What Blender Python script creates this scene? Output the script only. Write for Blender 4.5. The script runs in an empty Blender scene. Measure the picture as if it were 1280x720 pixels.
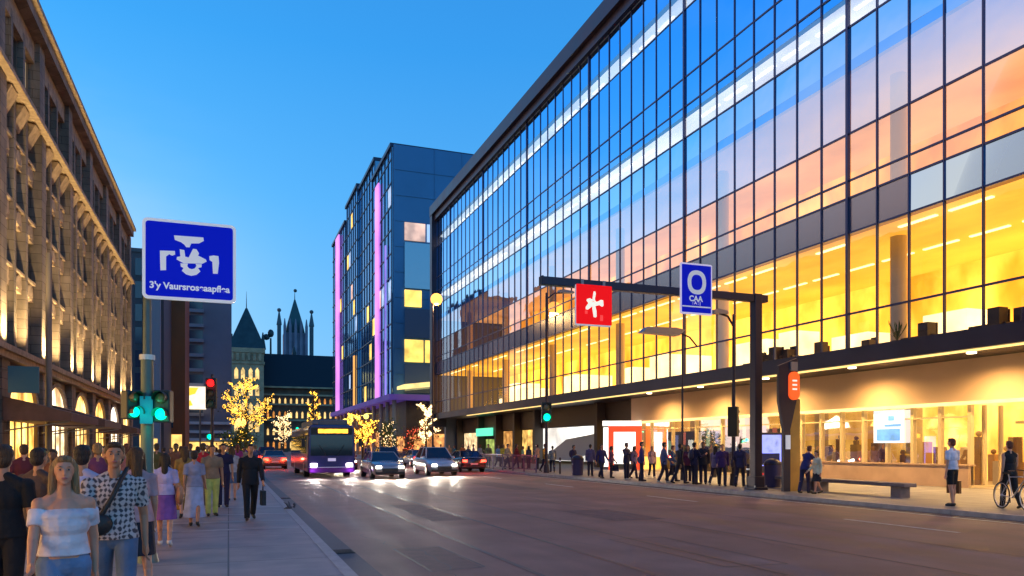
import bpy, math, random
from mathutils import Vector, Matrix, Euler
random.seed(7)
R = math.radians
PI = math.pi
scene = bpy.context.scene
COL = scene.collection

# ------------------------------------------------------------------ camera
EYE = 1.6
F, YAW = 948.0, R(20.5)
CS, SN = math.cos(YAW), math.sin(YAW)
cam_d = bpy.data.cameras.new('camera'); cam = bpy.data.objects.new('camera', cam_d); COL.objects.link(cam)
cam.location = (0, 0, EYE); cam.rotation_euler = (R(90), 0, -YAW)
cam_d.sensor_width = 36; cam_d.lens = 36 * F / 1280; cam_d.shift_y = (558 - 360) / 1280
cam_d.clip_start = 0.1; cam_d.clip_end = 5000
scene.camera = cam

def spot(px, d):
    """ground point seen at column px, at distance d ahead of the camera"""
    u = (px - 640) / F
    return d * (SN + u * CS), d * (CS - u * SN)

# ------------------------------------------------------------------ materials
MATS = {}
def mat(name, col, rough=.6, metal=0., emis=None, es=0., var=0., vscale=3., bump=0., bscale=20., spec=.5, coat=0., stretch=None):
    if name in MATS: return MATS[name]
    m = bpy.data.materials.new(name); m.use_nodes = True; MATS[name] = m
    nt = m.node_tree; N, L = nt.nodes, nt.links
    b = N['Principled BSDF']
    b.inputs['Base Color'].default_value = (*col, 1); b.inputs['Roughness'].default_value = rough
    b.inputs['Metallic'].default_value = metal; b.inputs['Specular IOR Level'].default_value = spec
    b.inputs['Coat Weight'].default_value = coat
    if emis: b.inputs['Emission Color'].default_value = (*emis, 1); b.inputs['Emission Strength'].default_value = es
    if var or bump:
        tc = N.new('ShaderNodeTexCoord'); mp = N.new('ShaderNodeMapping'); L.new(tc.outputs['Object'], mp.inputs[0])
        if stretch: mp.inputs['Scale'].default_value = stretch
        if var:
            n = N.new('ShaderNodeTexNoise'); n.inputs['Scale'].default_value = vscale; n.inputs['Detail'].default_value = 6
            L.new(mp.outputs[0], n.inputs['Vector'])
            r = N.new('ShaderNodeMapRange'); r.inputs[1].default_value = .3; r.inputs[2].default_value = .7
            r.inputs[3].default_value = 1 - var; r.inputs[4].default_value = 1 + var; L.new(n.outputs[0], r.inputs[0])
            x = N.new('ShaderNodeVectorMath'); x.operation = 'SCALE'; x.inputs[0].default_value = col
            L.new(r.outputs[0], x.inputs['Scale']); L.new(x.outputs[0], b.inputs['Base Color'])
            rr = N.new('ShaderNodeMapRange'); rr.inputs[3].default_value = max(.02, rough - .12); rr.inputs[4].default_value = min(1, rough + .12)
            L.new(n.outputs[0], rr.inputs[0]); L.new(rr.outputs[0], b.inputs['Roughness'])
        if bump:
            n2 = N.new('ShaderNodeTexNoise'); n2.inputs['Scale'].default_value = bscale; n2.inputs['Detail'].default_value = 5
            L.new(mp.outputs[0], n2.inputs['Vector'])
            bp = N.new('ShaderNodeBump'); bp.inputs['Strength'].default_value = bump; bp.inputs['Distance'].default_value = .03
            L.new(n2.outputs[0], bp.inputs['Height']); L.new(bp.outputs[0], b.inputs['Normal'])
    return m

def glow(name, col, s, var=0., vscale=1., sample=True, stretch=None, lo=None):
    """something that gives off light"""
    if name in MATS: return MATS[name]
    m = bpy.data.materials.new(name); m.use_nodes = True; MATS[name] = m
    nt = m.node_tree; N, L = nt.nodes, nt.links
    b = N['Principled BSDF']; b.inputs['Base Color'].default_value = (*[c * .7 for c in col], 1); b.inputs['Roughness'].default_value = .6
    b.inputs['Emission Color'].default_value = (*col, 1); b.inputs['Emission Strength'].default_value = s
    if var:
        tc = N.new('ShaderNodeTexCoord'); mp = N.new('ShaderNodeMapping'); L.new(tc.outputs['Object'], mp.inputs[0])
        if stretch: mp.inputs['Scale'].default_value = stretch
        n = N.new('ShaderNodeTexNoise'); n.inputs['Scale'].default_value = vscale; n.inputs['Detail'].default_value = 4
        L.new(mp.outputs[0], n.inputs['Vector'])
        r = N.new('ShaderNodeMapRange'); r.inputs[1].default_value = .3; r.inputs[2].default_value = .7
        r.inputs[3].default_value = s * (1 - var); r.inputs[4].default_value = s * (1 + var); L.new(n.outputs[0], r.inputs[0])
        L.new(r.outputs[0], b.inputs['Emission Strength'])
        if lo:
            mx = N.new('ShaderNodeMix'); mx.data_type = 'RGBA'; mx.inputs['A'].default_value = (*lo, 1); mx.inputs['B'].default_value = (*col, 1)
            rf = N.new('ShaderNodeMapRange'); rf.inputs[1].default_value = .35; rf.inputs[2].default_value = .65
            L.new(n.outputs[0], rf.inputs[0]); L.new(rf.outputs[0], mx.inputs['Factor']); L.new(mx.outputs['Result'], b.inputs['Emission Color'])
    if not sample: m.cycles.emission_sampling = 'NONE'
    return m

def glass(name, tint, refl=.35, rough=.02, gcol=(1, 1, 1), ior=1.5, graze=.75):
    """coated architectural glazing: see-through tint + strong mirror that grows at grazing angles"""
    if name in MATS: return MATS[name]
    m = bpy.data.materials.new(name); m.use_nodes = True; MATS[name] = m
    nt = m.node_tree; N, L = nt.nodes, nt.links; N.clear()
    o = N.new('ShaderNodeOutputMaterial'); t = N.new('ShaderNodeBsdfTransparent'); t.inputs[0].default_value = (*tint, 1)
    g = N.new('ShaderNodeBsdfGlossy'); g.inputs['Roughness'].default_value = rough; g.inputs['Color'].default_value = (*gcol, 1)
    tc = N.new('ShaderNodeTexCoord'); nz_ = N.new('ShaderNodeTexNoise'); nz_.inputs['Scale'].default_value = .55; nz_.inputs['Detail'].default_value = 2
    L.new(tc.outputs['Object'], nz_.inputs['Vector']); bp_ = N.new('ShaderNodeBump'); bp_.inputs['Strength'].default_value = .35; bp_.inputs['Distance'].default_value = .02
    L.new(nz_.outputs[0], bp_.inputs['Height']); L.new(bp_.outputs[0], g.inputs['Normal'])
    f = N.new('ShaderNodeFresnel'); f.inputs[0].default_value = ior
    r = N.new('ShaderNodeMapRange'); r.inputs[3].default_value = refl; r.inputs[4].default_value = graze
    L.new(f.outputs[0], r.inputs[0])
    x = N.new('ShaderNodeMixShader'); L.new(r.outputs[0], x.inputs[0]); L.new(t.outputs[0], x.inputs[1]); L.new(g.outputs[0], x.inputs[2])
    L.new(x.outputs[0], o.inputs[0])
    return m

def coated(name, col, refl=.5, rough=.03, gcol=(1, 1, 1), graze=1.):
    """opaque back-painted spandrel glass"""
    if name in MATS: return MATS[name]
    m = bpy.data.materials.new(name); m.use_nodes = True; MATS[name] = m
    nt = m.node_tree; N, L = nt.nodes, nt.links; N.clear()
    o = N.new('ShaderNodeOutputMaterial'); t = N.new('ShaderNodeBsdfDiffuse'); t.inputs[0].default_value = (*col, 1)
    g = N.new('ShaderNodeBsdfGlossy'); g.inputs['Roughness'].default_value = rough; g.inputs['Color'].default_value = (*gcol, 1)
    tc = N.new('ShaderNodeTexCoord'); nz_ = N.new('ShaderNodeTexNoise'); nz_.inputs['Scale'].default_value = .55; nz_.inputs['Detail'].default_value = 2
    L.new(tc.outputs['Object'], nz_.inputs['Vector']); bp_ = N.new('ShaderNodeBump'); bp_.inputs['Strength'].default_value = .35; bp_.inputs['Distance'].default_value = .02
    L.new(nz_.outputs[0], bp_.inputs['Height']); L.new(bp_.outputs[0], g.inputs['Normal'])
    f = N.new('ShaderNodeFresnel'); f.inputs[0].default_value = 1.5
    r = N.new('ShaderNodeMapRange'); r.inputs[3].default_value = refl; r.inputs[4].default_value = graze
    L.new(f.outputs[0], r.inputs[0])
    x = N.new('ShaderNodeMixShader'); L.new(r.outputs[0], x.inputs[0]); L.new(t.outputs[0], x.inputs[1]); L.new(g.outputs[0], x.inputs[2])
    L.new(x.outputs[0], o.inputs[0])
    return m

# ------------------------------------------------------------------ mesh builder
class MB:
    def __init__(s): s.v = []; s.f = []; s.m = []; s.mats = []; s.sm = []
    def mi(s, m):
        if m is None: return 0
        if m not in s.mats: s.mats.append(m)
        return s.mats.index(m)
    def add(s, vs, fs, m=None, smooth=False, T=None):
        b = len(s.v); k = s.mi(m)
        for p in vs:
            p = Vector(p)
            s.v.append(tuple(T @ p if T else p))
        for f in fs: s.f.append(tuple(b + i for i in f)); s.m.append(k); s.sm.append(smooth)
    def box(s, x0, x1, y0, y1, z0, z1, m=None, T=None):
        x0, x1 = min(x0, x1), max(x0, x1); y0, y1 = min(y0, y1), max(y0, y1); z0, z1 = min(z0, z1), max(z0, z1)
        v = [(x0, y0, z0), (x1, y0, z0), (x1, y1, z0), (x0, y1, z0), (x0, y0, z1), (x1, y0, z1), (x1, y1, z1), (x0, y1, z1)]
        s.add(v, [(0, 3, 2, 1), (4, 5, 6, 7), (0, 1, 5, 4), (1, 2, 6, 5), (2, 3, 7, 6), (3, 0, 4, 7)], m, False, T)
    def quad(s, a, b, c, d, m=None): s.add([a, b, c, d], [(0, 1, 2, 3)], m)
    def prism(s, poly, axis, a, b, m=None, T=None):
        """poly: 2D outline in the plane normal to axis ('x': (y,z), 'y': (x,z), 'z': (x,y))"""
        def P(p, t): return {'x': (t, p[0], p[1]), 'y': (p[0], t, p[1]), 'z': (p[0], p[1], t)}[axis]
        n = len(poly); v = [P(p, a) for p in poly] + [P(p, b) for p in poly]
        f = [tuple(range(n))[::-1], tuple(range(n, 2 * n))] + [(i, (i + 1) % n, n + (i + 1) % n, n + i) for i in range(n)]
        s.add(v, f, m, False, T)
    def cone(s, c, r0, r1, h, m=None, n=12, smooth=True, T=None, axis='z'):
        v = []
        for z, r in ((0, r0), (h, r1)):
            for i in range(n):
                a = 2 * PI * (i + .5) / n; q = (r * math.cos(a), r * math.sin(a), z)
                if axis == 'y': q = (q[0], q[2], q[1])
                if axis == 'x': q = (q[2], q[0], q[1])
                v.append((c[0] + q[0], c[1] + q[1], c[2] + q[2]))
        f = [(i, (i + 1) % n, n + (i + 1) % n, n + i) for i in range(n)]
        s.add(v, f, m, smooth, T); s.add(v, [tuple(range(n))[::-1], tuple(range(n, 2 * n))], m, False, T)
    def tube(s, pts, r, m=None, n=8, closed=False):
        pts = [Vector(p) for p in pts]; rs = r if isinstance(r, (list, tuple)) else [r] * len(pts); v = []; N = len(pts)
        up = None
        for i, p in enumerate(pts):
            if closed: d = pts[(i + 1) % N] - pts[i - 1]
            else: d = pts[min(i + 1, N - 1)] - pts[max(i - 1, 0)]
            d.normalize()
            if up is None: up = Vector((0, 0, 1)) if abs(d.z) < .9 else Vector((1, 0, 0))
            a = d.cross(up).normalized(); b2 = a.cross(d).normalized(); up = b2
            for k in range(n):
                t = 2 * PI * k / n; v.append(p + (a * math.cos(t) + b2 * math.sin(t)) * rs[i])
        f = []
        for i in range(N if closed else N - 1):
            for k in range(n):
                j = (i + 1) % N; f.append((i * n + k, i * n + (k + 1) % n, j * n + (k + 1) % n, j * n + k))
        s.add(v, f, m, True)
        if not closed: s.add(v, [tuple(range(n))[::-1], tuple(range((N - 1) * n, N * n))], m)
    def ball(s, c, r, m=None, n=12, k=8, T=None):
        r = r if isinstance(r, (list, tuple)) else (r, r, r); v = []; f = []
        for i in range(k + 1):
            th = PI * i / k
            for j in range(n):
                ph = 2 * PI * j / n
                v.append((c[0] + r[0] * math.sin(th) * math.cos(ph), c[1] + r[1] * math.sin(th) * math.sin(ph), c[2] + r[2] * math.cos(th)))
        for i in range(k):
            for j in range(n): f.append((i * n + j, (i + 1) * n + j, (i + 1) * n + (j + 1) % n, i * n + (j + 1) % n))
        s.add(v, f, m, True, T)
    def mesh(s, name):
        me = bpy.data.meshes.new(name); me.from_pydata(s.v, [], s.f)
        for m in s.mats: me.materials.append(m)
        me.polygons.foreach_set('material_index', s.m); me.polygons.foreach_set('use_smooth', s.sm)
        me.validate(); me.update(); return me
    def build(s, name, m=None, parent=None, loc=None, rot=None, bevel=0):
        if m is not None and not s.mats: s.mats = [m]
        o = bpy.data.objects.new(name, s.mesh(name)); COL.objects.link(o)
        if parent: o.parent = parent
        if loc: o.location = loc
        if rot is not None: o.rotation_euler = (0, 0, rot)
        if bevel:
            b = o.modifiers.new('bevel', 'BEVEL'); b.width = bevel; b.segments = 2; b.limit_method = 'ANGLE'
        return o

def tag(o, label=None, cat=None, group=None, kind=None):
    if label: o['label'] = label
    if cat: o['category'] = cat
    if group: o['group'] = group
    if kind: o['kind'] = kind
    return o
def empty(name, loc=(0, 0, 0), rz=0, label=None, cat=None, group=None):
    o = bpy.data.objects.new(name, None); o.empty_display_size = .2; o.location = loc; o.rotation_euler = (0, 0, rz); COL.objects.link(o)
    return tag(o, label, cat, group)
def part(name, parent, fn, m=None, bevel=0):
    b = MB(); fn(b); return b.build(name, m, parent, bevel=bevel)
def kids(o): return [c for c in bpy.data.objects if c.parent == o]
def copy_tree(o, parent=None, table=None):
    if table is None:
        table = {}
        for c in bpy.data.objects:
            if c.parent: table.setdefault(c.parent.name, []).append(c)
    c = o.copy(); COL.objects.link(c)
    if parent:
        c.parent = parent
    for ch in table.get(o.name, []): copy_tree(ch, c, table)
    return c
def lamp(name, kind, loc, energy, col, parent=None, size=.1, aim=None, cone=None, blend=.5):
    d = bpy.data.lights.new(name, kind); d.energy = energy; d.color = col
    if kind == 'AREA': d.shape = 'RECTANGLE'; d.size = size[0]; d.size_y = size[1]
    else: d.shadow_soft_size = size
    if kind == 'SPOT': d.spot_size = cone; d.spot_blend = blend
    o = bpy.data.objects.new(name, d); COL.objects.link(o); o.location = loc
    if aim: o.rotation_euler = Vector(aim).to_track_quat('-Z', 'Y').to_euler()
    if parent: o.parent = parent
    return o
# ------------------------------------------------------------------ sky and light
scene.view_settings.view_transform = 'Standard'; scene.view_settings.look = 'None'; scene.view_settings.exposure = .55; scene.view_settings.gamma = 1
scene.render.engine = 'CYCLES'
cy = scene.cycles; cy.use_denoising = True; cy.max_bounces = 6; cy.transparent_max_bounces = 12; cy.sample_clamp_indirect = 4; cy.use_light_tree = True
cy.caustics_reflective = False; cy.caustics_refractive = False
SUN_EL, SUN_AZ = R(4), R(-72)     # low western sun, behind the roofs on the left
W = bpy.data.worlds.new('World'); scene.world = W; W.use_nodes = True
nt = W.node_tree; N, L = nt.nodes, nt.links; N.clear()
out = N.new('ShaderNodeOutputWorld')
tc = N.new('ShaderNodeTexCoord'); nrm = N.new('ShaderNodeVectorMath'); nrm.operation = 'NORMALIZE'; L.new(tc.outputs['Generated'], nrm.inputs[0])
sep = N.new('ShaderNodeSeparateXYZ'); L.new(nrm.outputs[0], sep.inputs[0])
ramp = N.new('ShaderNodeValToRGB'); L.new(sep.outputs['Z'], ramp.inputs[0])
e = ramp.color_ramp.elements
stops = [(0.0, (.30, .62, .86)), (.14, (.20, .55, .88)), (.30, (.085, .43, .84)), (.46, (.022, .30, .74)), (.7, (.008, .15, .50)), (1, (.005, .08, .34))]
e[0].position, e[0].color = stops[0][0], (*stops[0][1], 1); e[1].position, e[1].color = stops[-1][0], (*stops[-1][1], 1)
for p, c in stops[1:-1]:
    k = e.new(p); k.color = (*c, 1)
def dotn(v):
    d = N.new('ShaderNodeVectorMath'); d.operation = 'DOT_PRODUCT'; L.new(nrm.outputs[0], d.inputs[0]); d.inputs[1].default_value = Vector(v).normalized(); return d.outputs['Value']
def mr(src, a, b, c, d):
    r = N.new('ShaderNodeMapRange'); r.interpolation_type = 'SMOOTHSTEP'; L.new(src, r.inputs[0])
    for i, v in enumerate((a, b, c, d)): r.inputs[1 + i].default_value = v
    return r.outputs[0]
def mix(fac, a, b, kind='MIX'):
    x = N.new('ShaderNodeMix'); x.data_type = 'RGBA'; x.blend_type = kind
    for k, v in (('Factor', fac), ('A', a), ('B', b)):
        if hasattr(v, 'links'): L.new(v, x.inputs[k])
        elif isinstance(v, tuple): x.inputs[k].default_value = (*v, 1)
        else: x.inputs[k].default_value = v
    return x.outputs['Result']
def mul(a, b):
    x = N.new('ShaderNodeMath'); x.operation = 'MULTIPLY'; L.new(a, x.inputs[0])
    if hasattr(b, 'links'): L.new(b, x.inputs[1])
    else: x.inputs[1].default_value = b
    return x.outputs[0]
# darker towards the east (away from the set sun)
east = mr(dotn((1, .9, 0)), .2, 1.0, 0, .55)
c1 = mix(east, ramp.outputs[0], (.012, .16, .52))
# lilac band, then the peach afterglow round the place where the sun went down
az1 = mr(dotn((-.75, .66, 0)), .55, 1.0, 0, .8)
lil = mul(az1, mr(sep.outputs['Z'], .20, .37, 1, 0))
c2 = mix(lil, c1, (.58, .68, .86))
az2 = mr(dotn((math.sin(SUN_AZ), math.cos(SUN_AZ), 0)), .70, .93, 0, 1)
pe = mul(az2, mr(sep.outputs['Z'], .36, .50, 1, 0))
c3 = mix(pe, c2, (1.0, .56, .36))
nz = N.new('ShaderNodeTexNoise'); nz.inputs['Scale'].default_value = 2.2; nz.inputs['Detail'].default_value = 5
mpz = N.new('ShaderNodeMapping'); mpz.inputs['Scale'].default_value = (1, 1, 3.5); L.new(nrm.outputs[0], mpz.inputs[0]); L.new(mpz.outputs[0], nz.inputs['Vector'])
c4 = mix(mul(mr(nz.outputs[0], .45, .75, 0, .35), az1), c3, (.78, .72, .86))
sky = N.new('ShaderNodeTexSky'); sky.sky_type = 'NISHITA'; sky.sun_disc = False; sky.sun_elevation = SUN_EL; sky.sun_rotation = SUN_AZ; sky.air_density = 1.2; sky.ozone_density = 3
bg1 = N.new('ShaderNodeBackground'); L.new(c4, bg1.inputs[0]); bg1.inputs[1].default_value = .86
bg2 = N.new('ShaderNodeBackground'); L.new(sky.outputs[0], bg2.inputs[0]); bg2.inputs[1].default_value = .05
ad = N.new('ShaderNodeAddShader'); L.new(bg1.outputs[0], ad.inputs[0]); L.new(bg2.outputs[0], ad.inputs[1]); L.new(ad.outputs[0], out.inputs[0])
sd = bpy.data.lights.new('sun', 'SUN'); sd.energy = .25; sd.color = (1, .62, .45); sd.angle = R(12)
so = bpy.data.objects.new('sun', sd); COL.objects.link(so)
so.rotation_euler = (Vector((-math.sin(SUN_AZ) * math.cos(SUN_EL), -math.cos(SUN_AZ) * math.cos(SUN_EL), -math.sin(SUN_EL)))).to_track_quat('-Z', 'Y').to_euler()

# ------------------------------------------------------------------ ground
KL, KR = 1.5, 17.0        # kerb lines
def asphalt():
    m = bpy.data.materials.new('asphalt'); m.use_nodes = True; nt = m.node_tree; N, L = nt.nodes, nt.links; b = N['Principled BSDF']
    tc = N.new('ShaderNodeTexCoord')
    def noise(sc, stretch=(1, 1, 1), det=6):
        mp = N.new('ShaderNodeMapping'); mp.inputs['Scale'].default_value = stretch; L.new(tc.outputs['Object'], mp.inputs[0])
        n = N.new('ShaderNodeTexNoise'); n.inputs['Scale'].default_value = sc; n.inputs['Detail'].default_value = det; L.new(mp.outputs[0], n.inputs['Vector']); return n.outputs[0]
    big = noise(1.1, (1, .07, 1)); mid = noise(.6); fine = noise(140, det=2)
    r1 = N.new('ShaderNodeValToRGB'); L.new(big, r1.inputs[0]); r1.color_ramp.elements[0].position = .3; r1.color_ramp.elements[1].position = .7
    r1.color_ramp.elements[0].color = (.20, .112, .085, 1); r1.color_ramp.elements[1].color = (.40, .23, .17, 1)  # warm, raised tone puts the car light into the road's colour
    mx = N.new('ShaderNodeMix'); mx.data_type = 'RGBA'; mx.blend_type = 'MULTIPLY'; mx.inputs['Factor'].default_value = .8
    r2 = N.new('ShaderNodeMapRange'); L.new(mid, r2.inputs[0]); r2.inputs[1].default_value = .3; r2.inputs[2].default_value = .7; r2.inputs[3].default_value = .65; r2.inputs[4].default_value = 1.2
    L.new(r1.outputs[0], mx.inputs['A']); L.new(r2.outputs[0], mx.inputs['B'])
    mf = N.new('ShaderNodeMix'); mf.data_type = 'RGBA'; mf.blend_type = 'MULTIPLY'; mf.inputs['Factor'].default_value = .6
    r3 = N.new('ShaderNodeMapRange'); L.new(fine, r3.inputs[0]); r3.inputs[1].default_value = .3; r3.inputs[2].default_value = .7; r3.inputs[3].default_value = .6; r3.inputs[4].default_value = 1.5
    L.new(mx.outputs['Result'], mf.inputs['A']); L.new(r3.outputs[0], mf.inputs['B']); L.new(mf.outputs['Result'], b.inputs['Base Color'])
    rr = N.new('ShaderNodeMapRange'); L.new(big, rr.inputs[0]); rr.inputs[1].default_value = .3; rr.inputs[2].default_value = .7; rr.inputs[3].default_value = .50; rr.inputs[4].default_value = .72; b.inputs['Specular IOR Level'].default_value = .35
    L.new(rr.outputs[0], b.inputs['Roughness'])
    bp = N.new('ShaderNodeBump'); bp.inputs['Strength'].default_value = .25; bp.inputs['Distance'].default_value = .01; L.new(fine, bp.inputs['Height']); L.new(bp.outputs[0], b.inputs['Normal'])
    return m
def slabs(name, col, col2, sx, sy, mortar=.012, rough=.55):
    m = bpy.data.materials.new(name); m.use_nodes = True; nt = m.node_tree; N, L = nt.nodes, nt.links; b = N['Principled BSDF']
    tc = N.new('ShaderNodeTexCoord'); br = N.new('ShaderNodeTexBrick'); br.offset = 0; br.squash = 1
    br.inputs['Scale'].default_value = 1; br.inputs['Brick Width'].default_value = sx; br.inputs['Row Height'].default_value = sy; br.inputs['Mortar Size'].default_value = mortar
    br.inputs['Color1'].default_value = (*col, 1); br.inputs['Color2'].default_value = (*col2, 1); br.inputs['Mortar'].default_value = (*[c * .35 for c in col], 1)
    L.new(tc.outputs['Object'], br.inputs['Vector'])
    n = N.new('ShaderNodeTexNoise'); n.inputs['Scale'].default_value = 1.5; n.inputs['Detail'].default_value = 8; L.new(tc.outputs['Object'], n.inputs['Vector'])
    r = N.new('ShaderNodeMapRange'); L.new(n.outputs[0], r.inputs[0]); r.inputs[1].default_value = .3; r.inputs[2].default_value = .7; r.inputs[3].default_value = .7; r.inputs[4].default_value = 1.2
    x = N.new('ShaderNodeMix'); x.data_type = 'RGBA'; x.blend_type = 'MULTIPLY'; x.inputs['Factor'].default_value = 1; L.new(br.outputs[0], x.inputs['A']); L.new(r.outputs[0], x.inputs['B'])
    L.new(x.outputs['Result'], b.inputs['Base Color'])
    rr = N.new('ShaderNodeMapRange'); L.new(n.outputs[0], rr.inputs[0]); rr.inputs[3].default_value = rough - .15; rr.inputs[4].default_value = rough + .15; L.new(rr.outputs[0], b.inputs['Roughness'])
    bp = N.new('ShaderNodeBump'); bp.inputs['Strength'].default_value = .5; bp.inputs['Distance'].default_value = .008; L.new(br.outputs['Fac'], bp.inputs['Height']); bp.invert = True; L.new(bp.outputs[0], b.inputs['Normal'])
    return m
g = MB(); g.quad((-1500, -800, -.16), (1500, -800, -.16), (1500, 2500, -.16), (-1500, 2500, -.16)); tag(g.build('ground', mat('bare_ground', (.06, .055, .06), .9, var=.3)), kind='structure')
g = MB()
ny = 60
g.quad((KL - .2, -20, -.13), (KR + .2, -20, -.13), (KR + .2, 240, -.13), (KL - .2, 240, -.13)); road = tag(g.build('road', asphalt(), loc=None), kind='structure')
road.location.z = .13 - .12   # carriageway 12 cm below the pavements
# pavements top at z=0
g = MB(); g.box(-14, KL - .16, -20, 160, -.15, 0); tag(g.build('left_pavement', slabs('pavement_slabs', (.34, .265, .25), (.41, .32, .30), 2.4, 1.6)), kind='structure')
g = MB(); g.box(KR + .16, 45, -20, 240, -.15, 0); tag(g.build('right_pavement', slabs('paving_slabs', (.26, .235, .21), (.30, .27, .24), .9, .9, .01)), kind='structure')
curb = mat('kerb_stone', (.36, .34, .35), .6, var=.2, vscale=4, bump=.3)
g = MB()
for y in range(-20, 160, 2): g.box(KL - .158, KL, y + .006, y + 1.994, -.15, .006)
tag(g.build('left_kerb', curb), kind='structure')
g = MB()
for y in range(-20, 240, 2): g.box(KR, KR + .158, y + .006, y + 1.994, -.15, .006)
tag(g.build('right_kerb', curb), kind='structure')
# gutter strip, joints and lane lines, each a thin sheet above the one below
Z0 = -.12
g = MB(); g.box(KL + .003, KL + .42, -20, 160, Z0 - .02, Z0 + .006); tag(g.build('left_gutter', mat('gutter_concrete', (.085, .062, .066), .6, var=.25, vscale=3, bump=.2)), kind='structure')
g = MB(); g.box(KR - .42, KR - .003, -20, 240, Z0 - .02, Z0 + .006); tag(g.build('right_gutter', MATS['gutter_concrete']), kind='structure')
g = MB()
for x, w in ((3.9, .045), (5.35, .045), (7.0, .03), (9.3, .025), (11.6, .025)):
    y = -20.
    while y < 150:
        l = random.uniform(3, 9); xx = x + random.uniform(-.008, .008); g.quad((xx - w, y, Z0 + .004), (xx + w, y, Z0 + .004), (xx + w, y + l, Z0 + .004), (xx - w, y + l, Z0 + .004)); y += l
for x, y, l, w in ((2.6, 10.2, 2.4, .8), (6.6, 9.0, 3.5, 1.1), (4.4, 17, 5, .9), (8.3, 15.5, 3, 1.4), (12.2, 19, 4, 1.0), (10.6, 28, 6, 1.2), (2.3, 27, 4, .7), (13.6, 14.5, 3, 1.2)):
    pts = [(x + w * (1 if q in (1, 2) else 0) + random.uniform(-.04, .04), y + l * (1 if q > 1 else 0) + random.uniform(-.1, .1)) for q in range(4)]
    for q in range(4):
        (ax, ay), (bx, by) = pts[q], pts[(q + 1) % 4]; d = Vector((bx - ax, by - ay)).normalized() * .018; g.quad((ax - d.y, ay + d.x, Z0 + .004), (ax + d.y, ay - d.x, Z0 + .004), (bx + d.y, by - d.x, Z0 + .004), (bx - d.y, by + d.x, Z0 + .004))
for cx, cy_, l in ((3.0, 8.5, 26), (5.9, 12, 30), (8.9, 10, 22), (11.5, 16, 26), (14.8, 13, 22)):
    x, y = cx, cy_
    for q in range(l):
        nx, ny_ = x + random.uniform(-.14, .14), y + random.uniform(.12, .4); g.quad((x - .009, y, Z0 + .0045), (x + .009, y, Z0 + .0045), (nx + .009, ny_, Z0 + .0045), (nx - .009, ny_, Z0 + .0045)); x, y = nx, ny_
tag(g.build('road_joints', mat('bitumen_joint', (.022, .017, .02), .45)), kind='structure')
paint = mat('road_paint', (.62, .60, .56), .5, var=.35, vscale=6)
g = MB()
def line(x, w, y0, y1): g.quad((x - w / 2, y0, Z0 + .008), (x + w / 2, y0, Z0 + .008), (x + w / 2, y1, Z0 + .008), (x - w / 2, y1, Z0 + .008))
for x in (13.6,):
    y = 2.
    while y < 150: line(x, .12, y, y + 3); y += 9
line(KR - .62, .1, -20, 200)
tag(g.build('lane_markings', paint), kind='structure')
# crossing bars at the far junction and the worn pale bars across the pavement mouth
g = MB()
for i in range(11): g.quad((2.2 + i * 1.35, 92, Z0 + .012), (2.8 + i * 1.35, 92, Z0 + .012), (2.8 + i * 1.35, 96, Z0 + .012), (2.2 + i * 1.35, 96, Z0 + .012))
tag(g.build('crossing_markings', paint), kind='structure')
g = MB()
for y in (15.4, 17.0, 18.8, 21.0): g.quad((-2.6, y, .005), (1.3, y, .005), (1.3, y + .22, .005), (-2.6, y + .22, .005))
tag(g.build('pavement_bands', mat('pale_band', (.45, .38, .36), .5, var=.3)), kind='structure')

def patches():
    b = MB()
    for x, y, l, w in ((4.4, 17, 5, .9), (10.6, 28, 6, 1.2), (8.3, 15.5, 3, 1.4), (2.6, 10.2, 2.4, .8)): b.quad((x + .02, y + .02, Z0 + .0025), (x + w - .02, y + .02, Z0 + .0025), (x + w - .02, y + l - .02, Z0 + .0025), (x + .02, y + l - .02, Z0 + .0025))
    tag(b.build('road_patches', mat('asphalt_patch', (.19, .115, .095), .7, var=.3, vscale=5, bump=.3, bscale=80)), kind='structure')
patches()
iron = mat('cast_iron', (.03, .025, .025), .5, .6, bump=.5, bscale=60)
for y, lab in ((12.5, 'iron gutter grate nearest the camera by the left kerb'), (26, 'iron gutter grate by the left kerb near the pigeon')):
    b = MB(); [b.box(-.17, .17, q * .06 - .2, q * .06 - .175, 0, .012) for q in range(8)]; b.box(-.19, -.171, -.22, .27, 0, .012); b.box(.171, .19, -.22, .27, 0, .012)
    tag(b.build('gutter_grate', iron, loc=(KL + .22, y, Z0 + .007)), lab, 'drain', 'gutter grates')
# ------------------------------------------------------------------ big glass building on the right
FX = 24.0
gb = empty('glass_building', (24, 47, 0), 0, 'huge glass curtain wall building with glowing amber lower floors, beside the right pavement', 'building')
gb.location = (0, 0, 0)
Y0, NB, BW = 5.0, 57, 1.5
YE = Y0 + NB * BW
clear = glass('vision_glass_clear', (.97, .97, .97), .03, graze=.10)
warmv = glass('vision_glass', (.95, .95, .95), .07, gcol=(.95, .97, 1), graze=.35)
bluev = glass('vision_glass_high', (.84, .88, .94), .40, gcol=(.72, .87, 1), graze=.8)
elit = glass('vision_glass_lit', (.93, .95, .97), .12, gcol=(.85, .93, 1), graze=.5)
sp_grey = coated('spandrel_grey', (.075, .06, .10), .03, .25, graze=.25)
sp_blue = coated('spandrel_sky_paint', (.10, .34, .70), .45, gcol=(.42, .72, 1))  # sky reflection of the near bays put into the colour
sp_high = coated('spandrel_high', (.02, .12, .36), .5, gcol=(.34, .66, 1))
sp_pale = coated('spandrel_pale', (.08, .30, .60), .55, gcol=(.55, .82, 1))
alu = mat('dark_aluminium', (.06, .07, .15), .35, .5)
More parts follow.
